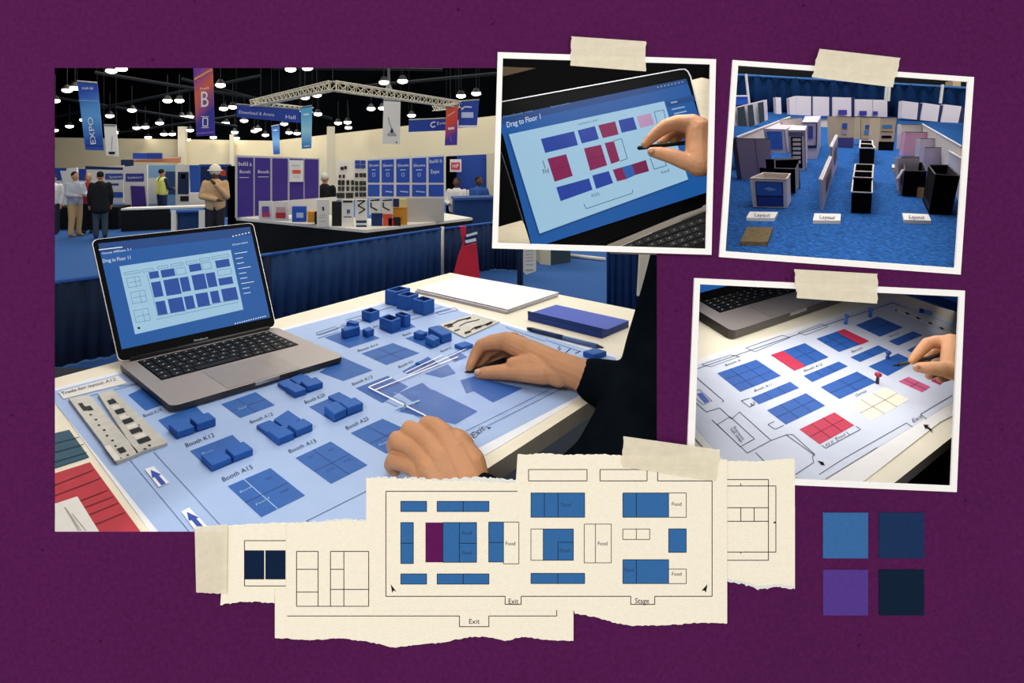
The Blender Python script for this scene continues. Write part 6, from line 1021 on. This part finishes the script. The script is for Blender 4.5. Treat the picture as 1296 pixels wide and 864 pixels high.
b.obj('screen', label='lit screen page with red and blue blocks', parent=l1)
# keyboard part below the screen
kb_pl = Plane.three(P(740, 330, .585), P(900, 262, .585), P(900, 330, .50)); b = MB()
b.prism([kb_pl.at(u, v) for u, v in ((768, 310), (898, 257), (896, 317), (770, 315))], kb_pl.n * -.006, mat('#8f8478', rough=.4, metal=.3)); b.obj('base', parent=l1)
b = MB(); b.prism([kb_pl.at(u, v, .0004) for u, v in ((782, 313), (897, 266), (896, 317), (784, 314.5))], kb_pl.n * .0004, KB); b.fline(kb_pl, (782, 313), (825, 294.5), 1.1, mat('#d9d2c8'), .001); b.fline(kb_pl, (862, 277), (896, 263.5), 1, mat('#a49a8c'), .001)
for i in range(5):
    for j in range(10):
        u, v = 800 + j * 11 + i * 5 - 8, 310 - j * 3.9 + i * 6.5
        if u > 884 or v > 311: continue
        b.fpoly(kb_pl, [(u, v), (u + 8.5, v - 3), (u + 12, v + 1.4), (u + 3.5, v + 4.6)], KEY, .0016); b.fpoly(kb_pl, [(u + 5.4, v - .3), (u + 6.8, v - .7), (u + 7.2, v + .4), (u + 5.9, v + .9)], mat('#8b9198', rough=.6), .0019)
b.obj('keyboard', parent=l1)
tpl = Plane.three(P(873, 102, .92), P(901, 101, .92), P(890, 175, .66)); MB().prism([tpl.at(u, v) for u, v in ((873, 102), (888, 98), (901, 101), (899, 175), (888, 175))], tpl.n * -.01, mat('#e6dabb', rough=.6)).obj('cream_table', 'cream table top behind the upper right corner of the lit laptop', 'table')
tpl = Plane((0, 0, CZ - .109), (0, 0, 1)); MB().prism([tpl.at(u, v) for u, v in ((629, 287.5), (661, 278.5), (676, 308), (628.5, 308))], Vector((0, 0, -.004)), mat('#e6dabb', rough=.6)).obj('cream_table', 'cream table corner at the lower left of the lit laptop', 'table')
MB().prism([P(u, v, .9) for u, v in ((634, 84), (652, 85), (678, 86), (655, 92), (634, 97))], Vector((0, .01, 0)), mat('#8f7f60', rough=.7)).obj('distant_table', 'dim tan table far behind the lit laptop at the upper left', 'table')
e1 = .52
limb('hand', [c_((876, 157, e1 + .005, 13), (858, 155.5, e1 + .01, 10.5), (844, 159, e1 + .014, 9), (832, 168, e1 + .018, 7.8), (822, 177, e1 + .02, 6.4), (816.5, 183, e1 + .02, 5)),
              c_((884, 160, e1 + .012, 13), (868, 158, e1 + .024, 10), (853, 163, e1 + .03, 8.4), (843, 172, e1 + .03, 7), (837, 181, e1 + .026, 5.6)),
              c_((888, 165, e1 + .02, 12), (880, 163, e1 + .03, 9), (868, 165, e1 + .036, 7.4), (858, 173, e1 + .036, 6), (852, 178, e1 + .03, 5)),
              c_((890, 172, e1 + .026, 11), (888, 176, e1 + .036, 8.5), (884, 184, e1 + .036, 7), (878, 190, e1 + .03, 6)),
              c_((886, 208, e1 - .012, 15), (868, 204, e1 - .006, 11.5), (850, 197.5, e1, 9.8), (836, 194, e1 + .006, 8.6), (826.5, 192.5, e1 + .01, 6.8)),
              c_((876, 157, e1 + .005, 13), (885, 165, e1, 16), (885, 185, e1 - .004, 16), (885, 207, e1 - .01, 17)),
              c_((886, 164, e1 + .012, 14), (887, 185, e1 + .012, 13), (887, 203, e1, 14))], 'hand pointing a black stylus at the lit laptop page', .0009, (824, 190, e1 + .003, 4.6))
sy = root('stylus', P(808, 187, e1 + .02), 'short black stylus held against the lit laptop page', 'stylus'); a, e = P(808.5, 187.3, e1 + .022), P(872, 180, e1 + .018); MB().tube(a, e, .0022, BLK).obj('barrel', parent=sy, smooth=True); MB().tube(a - (e - a).normalized() * .0012, a, .0012, KEY, .0021).obj('tip', parent=sy, smooth=True)

# dark side boards that box in the three small scenes
def side_board(u0, v0, u1, v1, d0, d1, name):
    MB().prism([P(u0, v0, d0), P(u0, v0, d1), P(u1, v1, d1), P(u1, v1, d0)], Vector((.002, 0, 0)), DARKB).obj(name, kind='structure')
side_board(633.2, 72, 627, 310, .456, .95, 'wall_niche_left'); side_board(902.5, 79, 896.8, 317, .456, .95, 'wall_niche_right')
side_board(930, 80, 913.5, 321, .456, 2.4, 'wall_model_left'); side_board(1228, 100, 1212, 342, .456, 2.4, 'wall_model_right')
side_board(881.5, 356, 873, 603, .456, .95, 'wall_plan_left'); side_board(1217, 371, 1206.5, 618, .456, 1.0, 'wall_plan_right')
# ================================================================== light
wd = bpy.data.worlds.new('world'); scene.world = wd; wd.use_nodes = True
bg = wd.node_tree.nodes['Background']; bg.inputs['Color'].default_value = (1, .99, .97, 1); bg.inputs['Strength'].default_value = .70
area('wall_key_light', (-1.6, -1.8, 4.3), (.2, .45, 2.2), .9, .9, 62, (1, .97, .93))  # added key light for soft paper shadows on the wall, no real fixture
area('table_lamp', (-.25, 1.0, 4.2), (-.1, .95, 1.9), 1.4, 1.0, 15, (1, .97, .92))
for x in (-9, 0, 8):
    for y, e in ((9, 300), (19, 640), (29, 1000)): area('hall_lamp', (x, y, 8.2), (x, y + .01, 0), 6, 5, e, (1, .96, .88))

area('booth_fill_light', (1.35, 1.25, 4.2), (1.3, 1.3, 2.3), 1.8, 1.6, 50, (1, .97, .95))  # light added above the open booth scene to brighten it evenly
o = area('plan_fill_light', P(1045, 354.5, .66), P(1045, 600, .66), .30, .26, .62, (1, .97, .93))  # added light panel over the pinned plan, out of sight behind the mount
o = area('screen_fill_light', P(765, 58, .60), P(790, 240, .70), .24, .16, .5, (1, .95, .9))  # extra unseen light put in to brighten the hand and laptop scene
